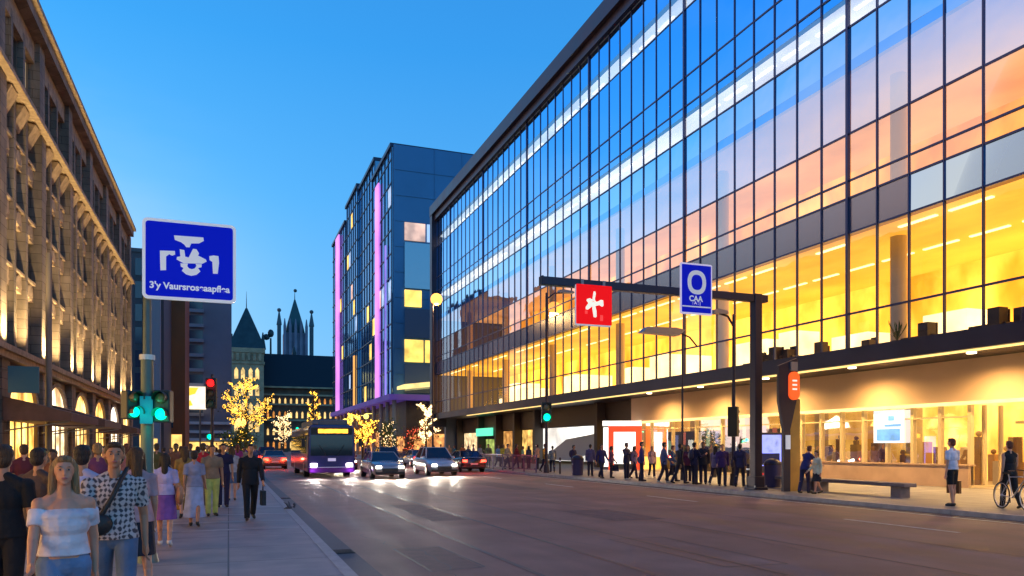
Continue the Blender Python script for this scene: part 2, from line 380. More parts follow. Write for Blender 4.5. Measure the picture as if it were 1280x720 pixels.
rows = [(5.64, 7.06, 'c'), (7.06, 10.4, 'c'), (10.4, 11.85, 's'), (11.85, 12.56, 'w'), (12.56, 14.5, 'w'), (14.5, 17.05, 'b'), (17.05, 17.5, 'd'), (17.5, 18.9, 'p'), (18.9, 20.2, 'e'), (20.2, 20.65, 'h'),
        (20.65, 22.3, 'h'), (22.3, 26.1, 'h'), (26.1, 27.4, 'e'), (27.4, 29.3, 'h')]
rnd = random.Random(3)
for k in range(NB):
    y0, y1 = Y0 + k * BW, Y0 + (k + 1) * BW
    b = MB()
    for z0, z1, t in rows:
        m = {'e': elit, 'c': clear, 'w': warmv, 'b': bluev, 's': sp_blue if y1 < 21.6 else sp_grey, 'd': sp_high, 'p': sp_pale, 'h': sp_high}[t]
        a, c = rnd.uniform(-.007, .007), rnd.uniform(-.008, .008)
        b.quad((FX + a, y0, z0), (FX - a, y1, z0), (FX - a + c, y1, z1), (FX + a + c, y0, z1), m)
    w = b.build('window_bay', None, gb)
    b = MB()
    big = (k % 8 == 4)
    b.box(FX - (.05 if not big else .10), FX + .05, y1 - (.03 if not big else .06), y1 + (.03 if not big else .06), 5.64, 29.3)
    for z in (7.06, 10.4, 11.85, 12.56, 14.5, 18.9, 20.65, 22.3, 26.1):
        b.box(FX - .035, FX + .05, y0 + .06, y1 - .06, z - .04, z + .04)
    b.build('mullion', alu, w)
darkp = mat('dark_cladding', (.035, .028, .05), .4, .3, var=.2, vscale=.5)
part('fascia', gb, lambda b: b.box(FX - .25, FX + .2, Y0, YE, 4.95, 5.62), darkp)
led = glow('soffit_led', (1, .68, .22), 1.1)
part('led_strip', gb, lambda b: b.box(FX - .05, FX + .12, Y0, 78, 4.89, 4.947), led)
part('roof_edge', gb, lambda b: (b.box(FX - .7, FX + .3, Y0, YE + 1.0, 30.0, 31.2), b.box(FX - .35, FX + .25, Y0, YE + .9, 29.32, 30.0)), darkp)
part('end_frame', gb, lambda b: b.box(FX - .65, FX + 1.2, YE + .02, YE + 1.0, 4.0, 31.15), darkp)
part('roof', gb, lambda b: (b.box(FX + .3, 60, Y0, YE + 1, 30.6, 31.1), b.box(30, 52, 20, 70, 31.1, 34)), mat('roofing', (.1, .1, .12), .8))
part('wall', gb, lambda b: (b.box(FX + 1.2, 60, YE + .3, YE + .98, 0, 30.6), b.box(59.5, 60, Y0, YE, 0, 30.6), b.box(FX + .2, 60, Y0 - .4, Y0, 5, 30.6)), mat('end_cladding', (.08, .1, .16), .35, .2))
# interiors, storey by storey
def storey(zf, zc, depth, wallc, walls, ceilc, ceils, lumc, lums, nrow=3, furn=True):
    b = MB(); b.box(FX + .25, FX + depth + .3, Y0, YE, zf - .3, zf, mat('interior_floor', (.35, .28, .2), .5)); b.build('interior_floor', None, gb)
    wm = glow('lit_wall_%d' % zf, wallc, walls, .55, .35, sample=False, stretch=(1, 1, .6), lo=tuple(c * f for c, f in zip(wallc, (.75, .5, .25))))  # room light put into the wall's own uneven glow
    b = MB(); b.quad((FX + depth, Y0, zf), (FX + depth, YE, zf), (FX + depth, YE, zc), (FX + depth, Y0, zc), wm); b.build('interior_wall', None, gb)
    b = MB(); cm = glow('lit_ceiling_%d' % zf, ceilc, ceils, .4, .3, sample=False, stretch=(1, .6, 1))  # ceiling surface glows too, carrying the storey's room light
    b.quad((FX + .3, Y0, zc), (FX + .3, YE, zc), (FX + depth, YE, zc), (FX + depth, Y0, zc), cm)
    lm = glow('luminaire_%d' % zf, lumc, lums)
    rr = random.Random(int(zf))
    for r in range(nrow):
        x = FX + .9 + r * (depth - 1.2) / nrow
        y = Y0 + .4
        while y < YE - 2:
            if rr.random() < .8: b.box(x, x + .16, y, y + 1.7, zc - .06, zc - .01, lm)
            y += 2.25
    b.build('ceiling', None, gb)
    b = MB(); cmm = mat('interior_column', (.6, .5, .35), .6)
    for y in range(12, 90, 12): b.cone((FX + 2.2, y, zf), .32, .32, zc - zf, cmm, 14)
    b.build('interior_column', None, gb)
storey(5.3, 10.35, 9, (1, .54, .06), 1.3, (1, .48, .04), .62, (1, .78, .34), 1.7, 2)
storey(11.5, 17.1, 9, (1, .48, .06), .85, (1, .46, .12), .5, (1, .75, .4), 1.2, 0)
storey(18.6, 20.2, 6, (1, .9, .75), 1.0, (.95, .92, .88), .85, (1, .95, .88), 1.5, 4)
storey(25.9, 27.35, 6, (1, .9, .75), 1.0, (.88, .93, .95), .75, (1, .95, .88), 1.4, 4)
# curtains of paler wall, partitions and furniture on the lowest office floor
b = MB(); pm = glow('lit_partition', (1, .78, .36), 1.5, .3, .6, sample=False)  # partitions glow to carry the room light
rr = random.Random(11)
y = 18.
while y < 88:
    l = rr.uniform(1.2, 3.2); b.box(FX + rr.uniform(4, 7), FX + 8.2, y, y + l, 5.3, 5.3 + rr.uniform(2.0, 3.4), pm); y += l + rr.uniform(1.5, 6)
b.build('partition', None, gb)
b = MB(); dm = mat('desk_dark', (.05, .035, .03), .6)
for i in range(17):
    y = rr.uniform(14, 60) if i > 99 else rr.uniform(15, 34); x = FX + rr.uniform(.8, 3.2)
    b.box(x, x + .7, y, y + rr.uniform(.6, 1.6), 5.95, 6.03, dm); b.box(x + .3, x + .36, y + .1, y + .5, 6.03, 6.5, dm)
    b.box(x - .2, x + .25, y + .1, y + .55, 5.75, 6.5 + rr.uniform(-.2, .2), dm); b.cone((x + .02, y + .3, 5.31), .05, .05, .45, dm, 6)
b.build('desks', None, gb)['kind'] = 'stuff'
b = MB(); pl = mat('office_plant', (.03, .08, .02), .6)
for i in range(4):
    c = (FX + rr.uniform(.9, 1.8), rr.uniform(15, 32), 5.9)
    for j in range(26):
        a = rr.uniform(0, 6.28); t = rr.uniform(.3, 1); h = rr.uniform(.2, .9)
        b.add([(c[0], c[1], c[2]), (c[0] + .4 * t * math.cos(a), c[1] + .4 * t * math.sin(a), c[2] + h), (c[0] + .35 * t * math.cos(a + .3), c[1] + .35 * t * math.sin(a + .3), c[2] + h * .8)], [(0, 1, 2)], pl)
    b.cone((c[0], c[1], 5.31), .14, .2, .6, dm, 8)
b.build('office_plant', None, gb)['kind'] = 'stuff'
# ground floor: dark soffit, peach bulkhead, glazing over a low stone wall
WX = 26.6
part('soffit', gb, lambda b: b.box(FX - .02, 60, Y0, YE, 4.95, 5.2, None), mat('soffit_metal', (.06, .045, .05), .45, .3))
part('bulkhead', gb, lambda b: (b.box(26.35, 26.6, Y0, 46.7, 3.32, 4.93), b.box(26.6, 34, 46.5, 46.7, 3.32, 4.93)), mat('bulkhead_plaster', (.62, .44, .30), .7, var=.08, vscale=.4))
part('bulkhead_trim', gb, lambda b: b.box(26.3, 26.62, Y0, 46.7, 3.2, 3.32), glow('bulkhead_glow', (1, .72, .3), .9, .2, 2))
stone = mat('low_wall_stone', (.50, .33, .21), .6, var=.15, vscale=1.2, bump=.2)
part('low_wall', gb, lambda b: (b.box(26.55, 26.85, 21.1, 31.5, 0, .84), b.box(26.5, 26.9, 21.05, 31.55, .84, .90)), stone)
inw = glow('shop_wall_glow', (1, .58, .12), 1.2, .6, .7, stretch=(1, 1, .5), lo=(.8, .35, .04), sample=True)  # wall itself glows, standing in for the shop's room light
part('shop_interior_wall', gb, lambda b: (b.quad((33, Y0, 0), (33, 46.5, 0), (33, 46.5, 4.9), (33, Y0, 4.9)), b.quad((26.8, 46.4, 0), (33, 46.4, 0), (33, 46.4, 4.9), (26.8, 46.4, 4.9))), inw)
part('shop_ceiling', gb, lambda b: b.box(26.62, 33, Y0, 46.4, 4.2, 4.3), glow('shop_ceiling_light', (1, .8, .42), 1.1))
part('shop_floor', gb, lambda b: b.box(26.62, 33, Y0, 46.4, .002, .02), mat('shop_floor', (.5, .4, .28), .3))
def shopglass(b):
    y = 21.1
    while y < 46: b.quad((26.7, y, .9), (26.7, min(y + 2.6, 46.4), .9), (26.7, min(y + 2.6, 46.4), 3.2), (26.7, y, 3.2)); y += 2.6
    b.quad((29.2, Y0, .05), (29.2, 21.1, .05), (29.2, 21.1, 3.2), (29.2, Y0, 3.2)); b.quad((26.7, 21.1, .05), (29.2, 21.1, .05), (29.2, 21.1, 3.2), (26.7, 21.1, 3.2))
part('shop_window', gb, shopglass, glass('shop_glass', (.97, .96, .93), .06))
fr = mat('window_frame_cream', (.72, .56, .3), .5)
def shopframes(b):
    y = 21.1
    while y < 46.5: b.box(26.6, 26.78, y - .07, y + .07, .9, 3.2); y += 1.3 if y < 31 else 2.6
    b.box(26.62, 26.76, 21.1, 46.4, 2.72, 2.78)
    for y in (6.5, 8.2, 9.9, 11.6, 13.3, 15, 16.7, 18.4, 20.1): b.box(29.1, 29.3, y - .06, y + .06, 0, 3.2)
    b.box(26.6, 29.25, 21.0, 21.2, 0, .1); b.box(29.12, 29.28, Y0, 21.1, 2.5, 2.6)
    for x in (27.4, 28.3): b.box(x - .05, x + .05, 21.02, 21.16, 0, 3.2)
part('window_frame', gb, shopframes, fr)
def shopcols(b):
    for y in (9, 15, 21, 27, 33, 39, 45): b.box(30.2, 30.7, y - .25, y + .25, 0, 4.2)
part('shop_column', gb, shopcols, mat('shop_column_plaster', (.75, .6, .35), .6))
b = MB(); rr = random.Random(5); cl = [mat('shop_goods_%d' % i, c, .6) for i, c in enumerate(((.5, .3, .1), (.2, .1, .05), (.7, .6, .45), (.35, .2, .1)))]
for i in range(90):
    y = rr.uniform(9, 45); x = rr.uniform(28.2 if y > 21 else 30, 32.5); h = rr.uniform(.5, 2.0); w = rr.uniform(.15, .5)
    b.box(x, x + w, y, y + w, .02, h, rr.choice(cl))
    if rr.random() < .4: b.ball((x + w / 2, y + w / 2, h + .12), .12, rr.choice(cl), 8, 6)
o = b.build('shop_goods', None, gb); o['kind'] = 'stuff'
# glass double doors in the recess
for i, y in enumerate((12.2, 14.0, 17.6)):
    dr = part('door', gb, lambda b: (b.box(29.0, 29.08, y, y + .08, .02, 2.45), b.box(29.0, 29.08, y + 1.5, y + 1.58, .02, 2.45), b.box(29.0, 29.08, y + .75, y + .83, .02, 2.45), b.box(29.0, 29.08, y + .08, y + 1.5, 2.37, 2.45), b.box(29.0, 29.08, y + .08, y + 1.5, .02, .2)), mat('door_frame_bronze', (.3, .2, .08), .35, .7))
    part('handle', dr, lambda b: (b.cone((28.94, y + .68, .9), .018, .018, .6, None, 8), b.cone((28.94, y + .9, .9), .018, .018, .6, None, 8)), mat('handle_steel', (.6, .6, .6), .25, 1))
# poster hanging inside the shop window
part('window_poster', gb, lambda b: (b.box(26.5, 26.53, 24.0, 25.6, 1.75, 3.15, glow('poster_paper', (.75, .86, 1), .55)), b.box(26.47, 26.497, 24.2, 25.4, 1.85, 2.35, glow('poster_blue', (.12, .35, .9), .6, .5, 3)), b.box(26.47, 26.497, 24.5, 24.8, 2.7, 2.9, MATS['poster_blue']), b.box(26.47, 26.497, 24.15, 25.0, 2.45, 2.55, MATS['poster_blue'])), None)
# shops further along
b = MB(); dk = mat('shopfront_dark', (.05, .035, .03), .5)
shop_y = [31.5, 46.9, 52.5, 65.2, 70.5, 76, 82, 90.4]
b.box(27.2, 27.5, 46.9, 90.4, 3.3, 4.95, dk)
for y in shop_y[1:]: b.box(26.5, 27.5, y - .25, y + .25, 0, 4.95, dk)
b.box(26.9, 27.1, 65.4, 90, 0, .6, dk)
b.build('shopfront_pier', None, gb)
def shop(name, y0, y1, z0, z1, col, s, var=.3, sc=1.5, x=27.35):
    m = glow(name + '_light', col, s, var, sc, lo=tuple(c * .45 for c in col)); b = MB(); b.quad((x, y0, z0), (x, y1, z0), (x, y1, z1), (x, y0, z1), m); return b.build('lit_shop_window', None, gb)
shop('white_display', 52.9, 64.9, .35, 3.25, (1, .98, .9), 1.15, .1, .3)
shop('amber_shop', 65.6, 70.2, .6, 3.2, (1, .6, .15), .8, .6)
shop('dim_shop', 70.8, 75.7, .6, 3.2, (.9, .45, .12), .5, .8)
shop('green_shop', 76.3, 81.6, .5, 2.4, (.5, .6, .15), .5, .7)
shop('cream_shop', 82.4, 90, .5, 3.2, (1, .75, .4), .8, .6)
b = MB(); gm = mat('display_grey', (.5, .5, .48), .5)
b.prism([(64.5, .4), (58.5, .4), (53.6, 1.2), (53.6, 2.6), (59, 2.2)], 'x', 27.0, 27.2, gm)
b.build('display_panel', None, gb)
gs = part('shop_sign', gb, lambda b: b.box(26.3, 26.49, 76.6, 82.0, 2.75, 3.6), glow('green_sign', (.12, .85, .5), .9))
# interior glimpses between y 31.5 and 46 stand in the same shop: hanging posters and mannequins
b = MB()
pcs = [glow('hanging_poster_%d' % i, c, s) for i, (c, s) in enumerate((((1, 1, .9), 1.2), ((1, .25, .15), .7), ((.3, .4, .9), .6), ((.5, .8, .5), .6), ((1, .75, .5), .9)))]
rr = random.Random(21)
for i in range(16):
    y = 32 + i * .86; z = rr.uniform(1.1, 2.2); b.box(27.3, 27.34, y, y + rr.uniform(.25, .55), z, z + rr.uniform(.5, 1.1), pcs[i % 5])
b.build('hanging_poster', None, gb)
b = MB(); hd = mat('shop_dark_backing', (.06, .05, .03), .6)
b.box(28.6, 28.7, 33, 45.8, 0, 2.6, hd)
b.build('shelf_wall', None, gb)
# soffit downlights that wash bulkhead, wall and pavement
for y in (8.5, 14, 19.5, 25, 30.5, 36, 41.5):
    part('downlight', gb, lambda b: b.cone((24.7, y, 4.90), .16, .16, .045, glow('downlight_lens', (1, .8, .45), 8), 12))
    lamp('downlight_lamp', 'SPOT', (24.7, y, 4.86), 1200, (1, .60, .20), gb, .2, (0.0, 0, -1), R(165), .8)

# ------------------------------------------------------------------ blue building beyond
mb_ = empty('blue_glass_office', (0, 0, 0), 0, 'dark blue office block with a vertical pink light strip, beyond the big glass building', 'building')
blu = coated('navy_glass', (.03, .10, .22), .25, .06, (.5, .75, 1))
nvm = mat('navy_metal', (.06, .17, .32), .4, .4, var=.12, vscale=.15)
grid = mat('navy_mullion', (.02, .03, .07), .4, .5)
lit = [glow('office_lit_%d' % i, c, s, .5, .5) for i, (c, s) in enumerate((((1, .62, .12), .95), ((1, .6, .45), .6), ((.5, .7, 1), .5)))]
def block(root, x0, x1, y0, y1, z0, z1, dy=2.8, dz=3.7, seed=1):
    part('facade', root, lambda b: b.box(x0, x1, y0, y1, z0, z1), blu)
    def gr(b):
        y = y0
        while y < y1 + .1: b.box(x0 - .12, x0 + .02, y - .07, y + .07, z0, z1); y += dy
        z = z0
        while z < z1: b.box(x0 - .09, x0 + .01, y0, y1, z - .1, z + .1); z += dz
        b.box(x0 - .3, x1, y0 - .1, y1, z1 + .01, z1 + .6)
    part('mullion', root, gr, grid)
    rr = random.Random(seed); b = MB(); y = y0
    while y < y1 - dy + .1:
        z = z0
        while z < z1 - dz:
            if rr.random() < .09: b.box(x0 - .04, x0 - .01, y + .15, y + dy - .15, z + .3, z + dz - .5, lit[rr.choice((0, 0, 1, 2, 2))])
            z += dz
        y += dy
    if b.v: b.build('lit_window', None, root)
block(mb_, 24, 50, 118, 135, 9.8, 48.6, seed=4)
b = MB(); b.box(24.2, 50, 117.6, 117.97, 9.8, 48.9); 
for z in range(13, 48, 4): b.box(24.4, 50, 117.5, 117.6, z - .05, z + .05)
for x in (30.8, 35.4, 40): b.box(x - .06, x + .06, 117.5, 117.59, 9.8, 48.9)
b.build('front_panel', nvm, mb_)
# window column on the face that looks down the street
b = MB()
for z0, z1, x0, x1, m in ((34.0, 36.8, 25.9, 29.2, lit[1]), (34.0, 36.8, 29.5, 32.6, glow('office_dusk', (.45, .65, .95), .6)), (23.6, 26.2, 25.9, 28.6, lit[0]), (14.9, 18.4, 25.9, 28.9, lit[0]), (14.9, 18.4, 29.2, 32.8, lit[0])):
    b = MB(); b.box(x0, x1, 117.3, 117.49, z0, z1, m); b.build('lit_window', None, mb_)
b = MB()
for z0, z1 in ((10, 14.6), (18.7, 23.3), (26.5, 33.7)): b = MB(); b.box(25.9, 33, 117.35, 117.49, z0, z1, coated('front_glass', (.1, .14, .2), .3, .05, (.7, .85, 1))); b.build('window', None, mb_)
pink = glow('pink_strip_light', (.80, .26, .90), .75, .4, .12)
part('light_strip', mb_, lambda b: b.box(23.6, 23.85, 127.5, 130.5, 9.8, 46), pink)
part('light_strip', mb_, lambda b: b.box(23.65, 23.85, 121.5, 122.1, 9.8, 34), glow('violet_strip_light', (.35, .25, .95), .6, .4, .2))
part('base_band', mb_, lambda b: b.box(23.4, 50, 117.2, 135, 8.9, 9.78), glow('violet_band', (.12, .06, .40), .22, .3, .2))
part('ground_storey', mb_, lambda b: b.box(26.5, 50, 119, 135, 0, 8.9), mat('brown_storefront', (.10, .06, .035), .5, var=.5, vscale=.4))
for y in (119, 124.5, 130): part('pillar', mb_, lambda b: b.cone((24.6, y, 0), .35, .35, 8.9, None, 10), mat('pillar_concrete', (.35, .28, .24), .6))
part('canopy', mb_, lambda b: b.prism([(24.6, 10.4), (36, 11.8), (36, 12.3), (24.6, 10.9)], 'y', 112, 117), glow('canopy_light', (1, .72, .25), 1.0, .4, .6))
part('lit_shop_window', mb_, lambda b: (b.box(26.3, 26.45, 120, 134, .6, 3.2), b.box(27, 48, 118.7, 118.9, .5, 3.6)), glow('orange_shops', (1, .45, .12), .8, .8, .8, lo=(.4, .1, .03)))

mc = empty('tall_stepped_office', (0, 0, 0), 0, 'taller stepped office block with a magenta edge, standing behind the dark blue one', 'building')
block(mc, 24.5, 50, 135.3, 152, 9.8, 52.6, seed=8)
block(mc, 24.1, 50, 152.3, 168, 9.8, 53.4, seed=9)
part('roof_plant', mc, lambda b: (b.box(27, 40, 137, 150, 53.2, 55.5), b.box(26, 30, 155, 160, 54, 56)), nvm)
block(mc, 24, 50, 168.3, 190, 9.8, 50.5, seed=10)
part('light_strip', mc, lambda b: b.box(23.5, 23.8, 176, 181, 9.8, 50), pink)
part('light_strip', mc, lambda b: b.box(23.8, 24.0, 155, 156.2, 9.8, 20), glow('orange_strip_light', (1, .4, .08), .9))
part('base_band', mc, lambda b: b.box(23.4, 50, 135.3, 190, 8.9, 9.78), MATS['violet_band'])
part('ground_storey', mc, lambda b: b.box(27, 50, 135.3, 190, 0, 8.9), MATS['brown_storefront'])
for y in range(137, 190, 6): part('pillar', mc, lambda b: b.cone((24.6, y, 0), .35, .35, 8.9, None, 10), MATS['pillar_concrete'])
part('lit_shop_window', mc, lambda b: b.box(26.7, 26.9, 136, 188, .6, 4.4), MATS['orange_shops'])
for y in range(137, 190, 9): part('lantern', mc, lambda b: (b.ball((23.2, y, 7.0), .5, None, 8, 6), b.box(23.2, 24.6, y - .05, y + .05, 7.45, 7.55)), glow('lantern_yellow', (1, .75, .15), 1.6))

# ------------------------------------------------------------------ stone building on the left
LX = -8.0
lb = empty('stone_building', (0, 0, 0), 0, 'long five storey brown stone building with uplit pilasters, along the left pavement', 'building')
st = mat('brown_sandstone', (.31, .235, .18), .8, var=.22, vscale=1.3, bump=.6, bscale=9)
def ashlar(m):
    nt = m.node_tree; N, L = nt.nodes, nt.links; b = N['Principled BSDF']; src = b.inputs['Base Color'].links[0].from_socket
    tc = N.new('ShaderNodeTexCoord'); sp_ = N.new('ShaderNodeSeparateXYZ'); L.new(tc.outputs['Object'], sp_.inputs[0]); cb = N.new('ShaderNodeCombineXYZ')
    ad_ = N.new('ShaderNodeMath'); ad_.operation = 'ADD'; L.new(sp_.outputs['X'], ad_.inputs[0]); L.new(sp_.outputs['Y'], ad_.inputs[1]); L.new(ad_.outputs[0], cb.inputs['X']); L.new(sp_.outputs['Z'], cb.inputs['Y'])
    br = N.new('ShaderNodeTexBrick'); br.inputs['Scale'].default_value = 1; br.inputs['Brick Width'].default_value = .9; br.inputs['Row Height'].default_value = .42; br.inputs['Mortar Size'].default_value = .015
    br.inputs['Color1'].default_value = (1, 1, 1, 1); br.inputs['Color2'].default_value = (.72, .74, .76, 1); br.inputs['Mortar'].default_value = (.4, .38, .36, 1); L.new(cb.outputs[0], br.inputs['Vector'])
    x = N.new('ShaderNodeMix'); x.data_type = 'RGBA'; x.blend_type = 'MULTIPLY'; x.inputs['Factor'].default_value = .9; L.new(src, x.inputs['A']); L.new(br.outputs[0], x.inputs['B'])
    n = N.new('ShaderNodeTexNoise'); n.inputs['Scale'].default_value = 1.2; n.inputs['Detail'].default_value = 5; mp = N.new('ShaderNodeMapping'); mp.inputs['Scale'].default_value = (1, 1, .15); L.new(tc.outputs['Object'], mp.inputs[0]); L.new(mp.outputs[0], n.inputs['Vector'])
    r = N.new('ShaderNodeMapRange'); r.inputs[1].default_value = .4; r.inputs[2].default_value = .65; r.inputs[3].default_value = 1; r.inputs[4].default_value = .55; L.new(n.outputs[0], r.inputs[0])
    y = N.new('ShaderNodeMix'); y.data_type = 'RGBA'; y.blend_type = 'MULTIPLY'; y.inputs['Factor'].default_value = 1; L.new(x.outputs['Result'], y.inputs['A']); L.new(r.outputs[0], y.inputs['B']); L.new(y.outputs['Result'], b.inputs['Base Color'])
ashlar(st)
st2 = mat('carved_sandstone', (.33, .24, .165), .8, var=.3, vscale=4, bump=.9, bscale=14)
dg = mat('old_window_glass', (.03, .03, .035), .12, .0, spec=.8)
wf = mat('old_window_frame', (.16, .12, .09), .6)
BL = 6.8; ys = [74.9 - BL * i for i in range(13)]      # 74.9 ... -6.7
yb, ye = ys[-1], ys[0]
def left_wall(b):
    b.box(LX - .75, LX - .33, yb, ye, 0, 4.95)
    b.box(LX - 14, LX - .75, yb, ye, 0, 20.6)                               # body behind the window line
    for y in ys:
        b.box(LX - .75, LX + .0, y - .55, y + .55, 0, 5.2); b.box(LX - .72, LX - .08, y - .42, y + .42, 5.2, 16.0)
        b.box(LX - .72, LX - .15, y - .5, y + .5, 16.35, 20.2)
    for i in range(12):
        y1, y0 = ys[i] - .42, ys[i + 1] + .42; w = (y1 - y0)
        for j in (1, 2):                                                     # slim piers between the three lights
            yy = y0 + w * j / 3; b.box(LX - .74, LX - .25, yy - .17, yy + .17, 5.6, 16.0)
            b.box(LX - .74, LX - .35, yy - .15, yy + .15, 16.4, 19.6)
    b.box(LX - .76, LX + .12, yb, ye, 20.2, 20.7)
part('wall', lb, left_wall, st)
def bands(b):
    b.box(LX - .76, LX + .35, yb, ye, 5.2, 5.42); b.box(LX - .76, LX + .2, yb, ye, 4.95, 5.2)
    b.box(LX - .76, LX + .22, yb, ye, 16.0, 16.2); b.box(LX - .76, LX + .08, yb, ye, 16.2, 16.38)
    b.box(LX - .9, LX + .30, yb - .1, ye + .1, 20.72, 20.95); b.box(LX - .9, LX + .12, yb, ye, 20.95, 21.15)
part('cornice', lb, bands, st2)
for i in range(12):
    y1, y0 = ys[i] - .42, ys[i + 1] + .42; w = (y1 - y0) / 3
    for z in (8.2, 10.9, 13.5):
        def f(b):
            b.box(LX - .72, LX - .42, y0 + .01, y1 - .01, z, z + .75)
            for j in range(3):
                a, c = y0 + w * j + .18, y0 + w * (j + 1) - .18
                b.box(LX - .42, LX - .30, a - .05, c + .05, z + .75, z + .88)
                m = (a + c) / 2; b.prism([(m - .5, z + .15), (m, z + .05), (m + .5, z + .15), (m + .35, z + .55), (m, z + .68), (m - .35, z + .55)], 'x', LX - .42, LX - .33)
        part('spandrel', lb, f, st2)
    for j in range(3):
        a, c = y0 + w * j + .18, y0 + w * (j + 1) - .18
        part('bracket', lb, lambda b: b.prism([(LX - .7, 15.0), (LX - .45, 15.05), (LX - .02, 15.9), (LX - .7, 15.95)], 'y', a + .3, c - .3), st2)
    part('attic_panel', lb, lambda b: b.box(LX - .72, LX - .36, y0, y1, 19.2, 20.15), st2)
for i in range(12):
    y1, y0 = ys[i] - .42, ys[i + 1] + .42; w = (y1 - y0) / 3
    for r, (z0, z1) in enumerate(((5.5, 8.2), (9.08, 10.9), (11.78, 13.5), (14.38, 15.95), (16.4, 19.2))):
        m = dg
        if (i * 5 + r * 3) % 7 == 2: m = glow('dim_room', (1, .75, .4), .28, .5, .8, sample=False)
        b = MB()
        for j in range(3):
            a, c = y0 + w * j + .16, y0 + w * (j + 1) - .16
            b.box(LX - .74, LX - .68, a, c, z0, z1, m if j != 1 or m is dg else dg)
        wn = b.build('window', None, lb)
        b = MB()
        for j in range(3):
            a, c = y0 + w * j + .16, y0 + w * (j + 1) - .16
            b.box(LX - .68, LX - .6, a, a + .07, z0, z1); b.box(LX - .68, LX - .6, c - .07, c, z0, z1); b.box(LX - .68, LX - .6, a + .07, c - .07, z1 - .08, z1)
            b.box(LX - .68, LX - .6, a + .07, c - .07, (z0 + z1) / 2 - .03, (z0 + z1) / 2 + .03); b.box(LX - .68, LX - .62, (a + c) / 2 - .025, (a + c) / 2 + .025, z0, (z0 + z1) / 2 - .03)
        b.build('frame', wf, wn)
# ground storey: round-headed lit shop windows
def arch(yc, hw, z0, zs, n=10): return [(yc - hw, z0), (yc - hw, zs)] + [(yc - hw * math.cos(PI * k / n), zs + hw * .62 * math.sin(PI * k / n)) for k in range(1, n)] + [(yc + hw, zs), (yc + hw, z0)]
shopc = [((1, .66, .22), 1.1), ((1, .92, .72), 1.25), ((1, .62, .16), .9), ((1, .7, .25), 1.2), ((1, .85, .6), 1.3), ((1, .62, .15), 1.2), ((1, .6, .15), .9), ((.6, .8, .25), .7), ((1, .62, .25), 2), ((1, .6, .22), 2.4), ((1, .6, .22), 2.6), ((1, .62, .25), 2.6)]  # last bays are out of view, added and brightened to warm the people
for i in range(12):
    yc = (ys[i] + ys[i + 1]) / 2; c, s = shopc[i]
    b = MB()
    b.prism(arch(yc, 2.3, .5, 3.2), 'x', LX - .327, LX - .27, glow('shop_arch_%d' % i, c, s * 1.7, .6, .8, lo=tuple(q * f for q, f in zip(c, (.5, .35, .2)))))
    w = b.build('shop_window', None, lb)
    b = MB()
    P = arch(yc, 2.3, .5, 3.2); Q = arch(yc, 2.62, .5, 3.2)
    for k in range(len(P) - 1): b.add([(LX - .32, *P[k]), (LX - .32, *P[k + 1]), (LX - .32, *Q[k + 1]), (LX - .32, *Q[k]), (LX - .12, *P[k]), (LX - .12, *P[k + 1]), (LX - .12, *Q[k + 1]), (LX - .12, *Q[k])], [(4, 5, 6, 7), (0, 1, 5, 4), (2, 3, 7, 6)])
    for yy in (yc - 1.1, yc, yc + 1.1): b.box(LX - .265, LX - .22, yy - .05, yy + .05, .5, 3.115)
    b.box(LX - .265, LX - .21, yc - 2.29, yc + 2.29, 3.12, 3.22)
    b.build('frame', wf, w)
# uplights standing on the ledge
for i, y in enumerate(ys[:8]):
    fl = part('uplight', lb, lambda b: b.box(LX + .12, LX + .32, y - .16, y + .16, 5.42, 5.56), mat('lamp_housing', (.05, .05, .05), .5))
    lamp('uplight_lamp', 'SPOT', (LX + .42, y, 5.62), 1250, (1, .72, .32), lb, .12, (-.32, 0, 1), R(120), .9)
    if i < 7: lamp('uplight_lamp', 'SPOT', (LX + .38, y - BL / 2, 5.62), 1250, (1, .72, .32), lb, .12, (-.35, 0, 1), R(120), .9)
# awnings over the first shops
canv = mat('awning_canvas', (.12, .07, .06), .8, var=.2)
for (ya, yb2, zt, zo, lab) in ((33.5, 40.0, 3.5, 2.9, 'dark sloping awning over the nearest arched shop window'), (42.0, 48.2, 3.6, 2.9, 'dark sloping awning over the second arched shop window, past the slim column'), (56, 61, 3.4, 2.8, 'smaller dark awning further along the stone building')):
    aw = empty('awning', (LX, ya, 0), 0, lab, 'awning', 'awnings on the stone building')
    part('canvas', aw, lambda b: b.prism([(0.02, zt), (2.3, zo), (2.3, zo - .32), (0.02, zo - .32)], 'y', 0, yb2 - ya), canv)
    for yy in (.2, yb2 - ya - .2): part('brace', aw, lambda b: b.tube([(0.05, yy, zo - .7), (2.2, yy, zo - .33)], .03), mat('awning_frame', (.3, .3, .3), .4, .8))
sb = empty('hanging_sign', (LX + .02, 33.0, 3.6), 0, 'small blue sign bracketed to the stone building above the nearest awning', 'sign')
part('board', sb, lambda b: b.box(.3, 1.3, -.04, .04, 0, 1.0), mat('teal_board', (.02, .12, .2), .5)); part('bracket', sb, lambda b: b.box(.02, .3, -.03, .03, .8, .86), wf)

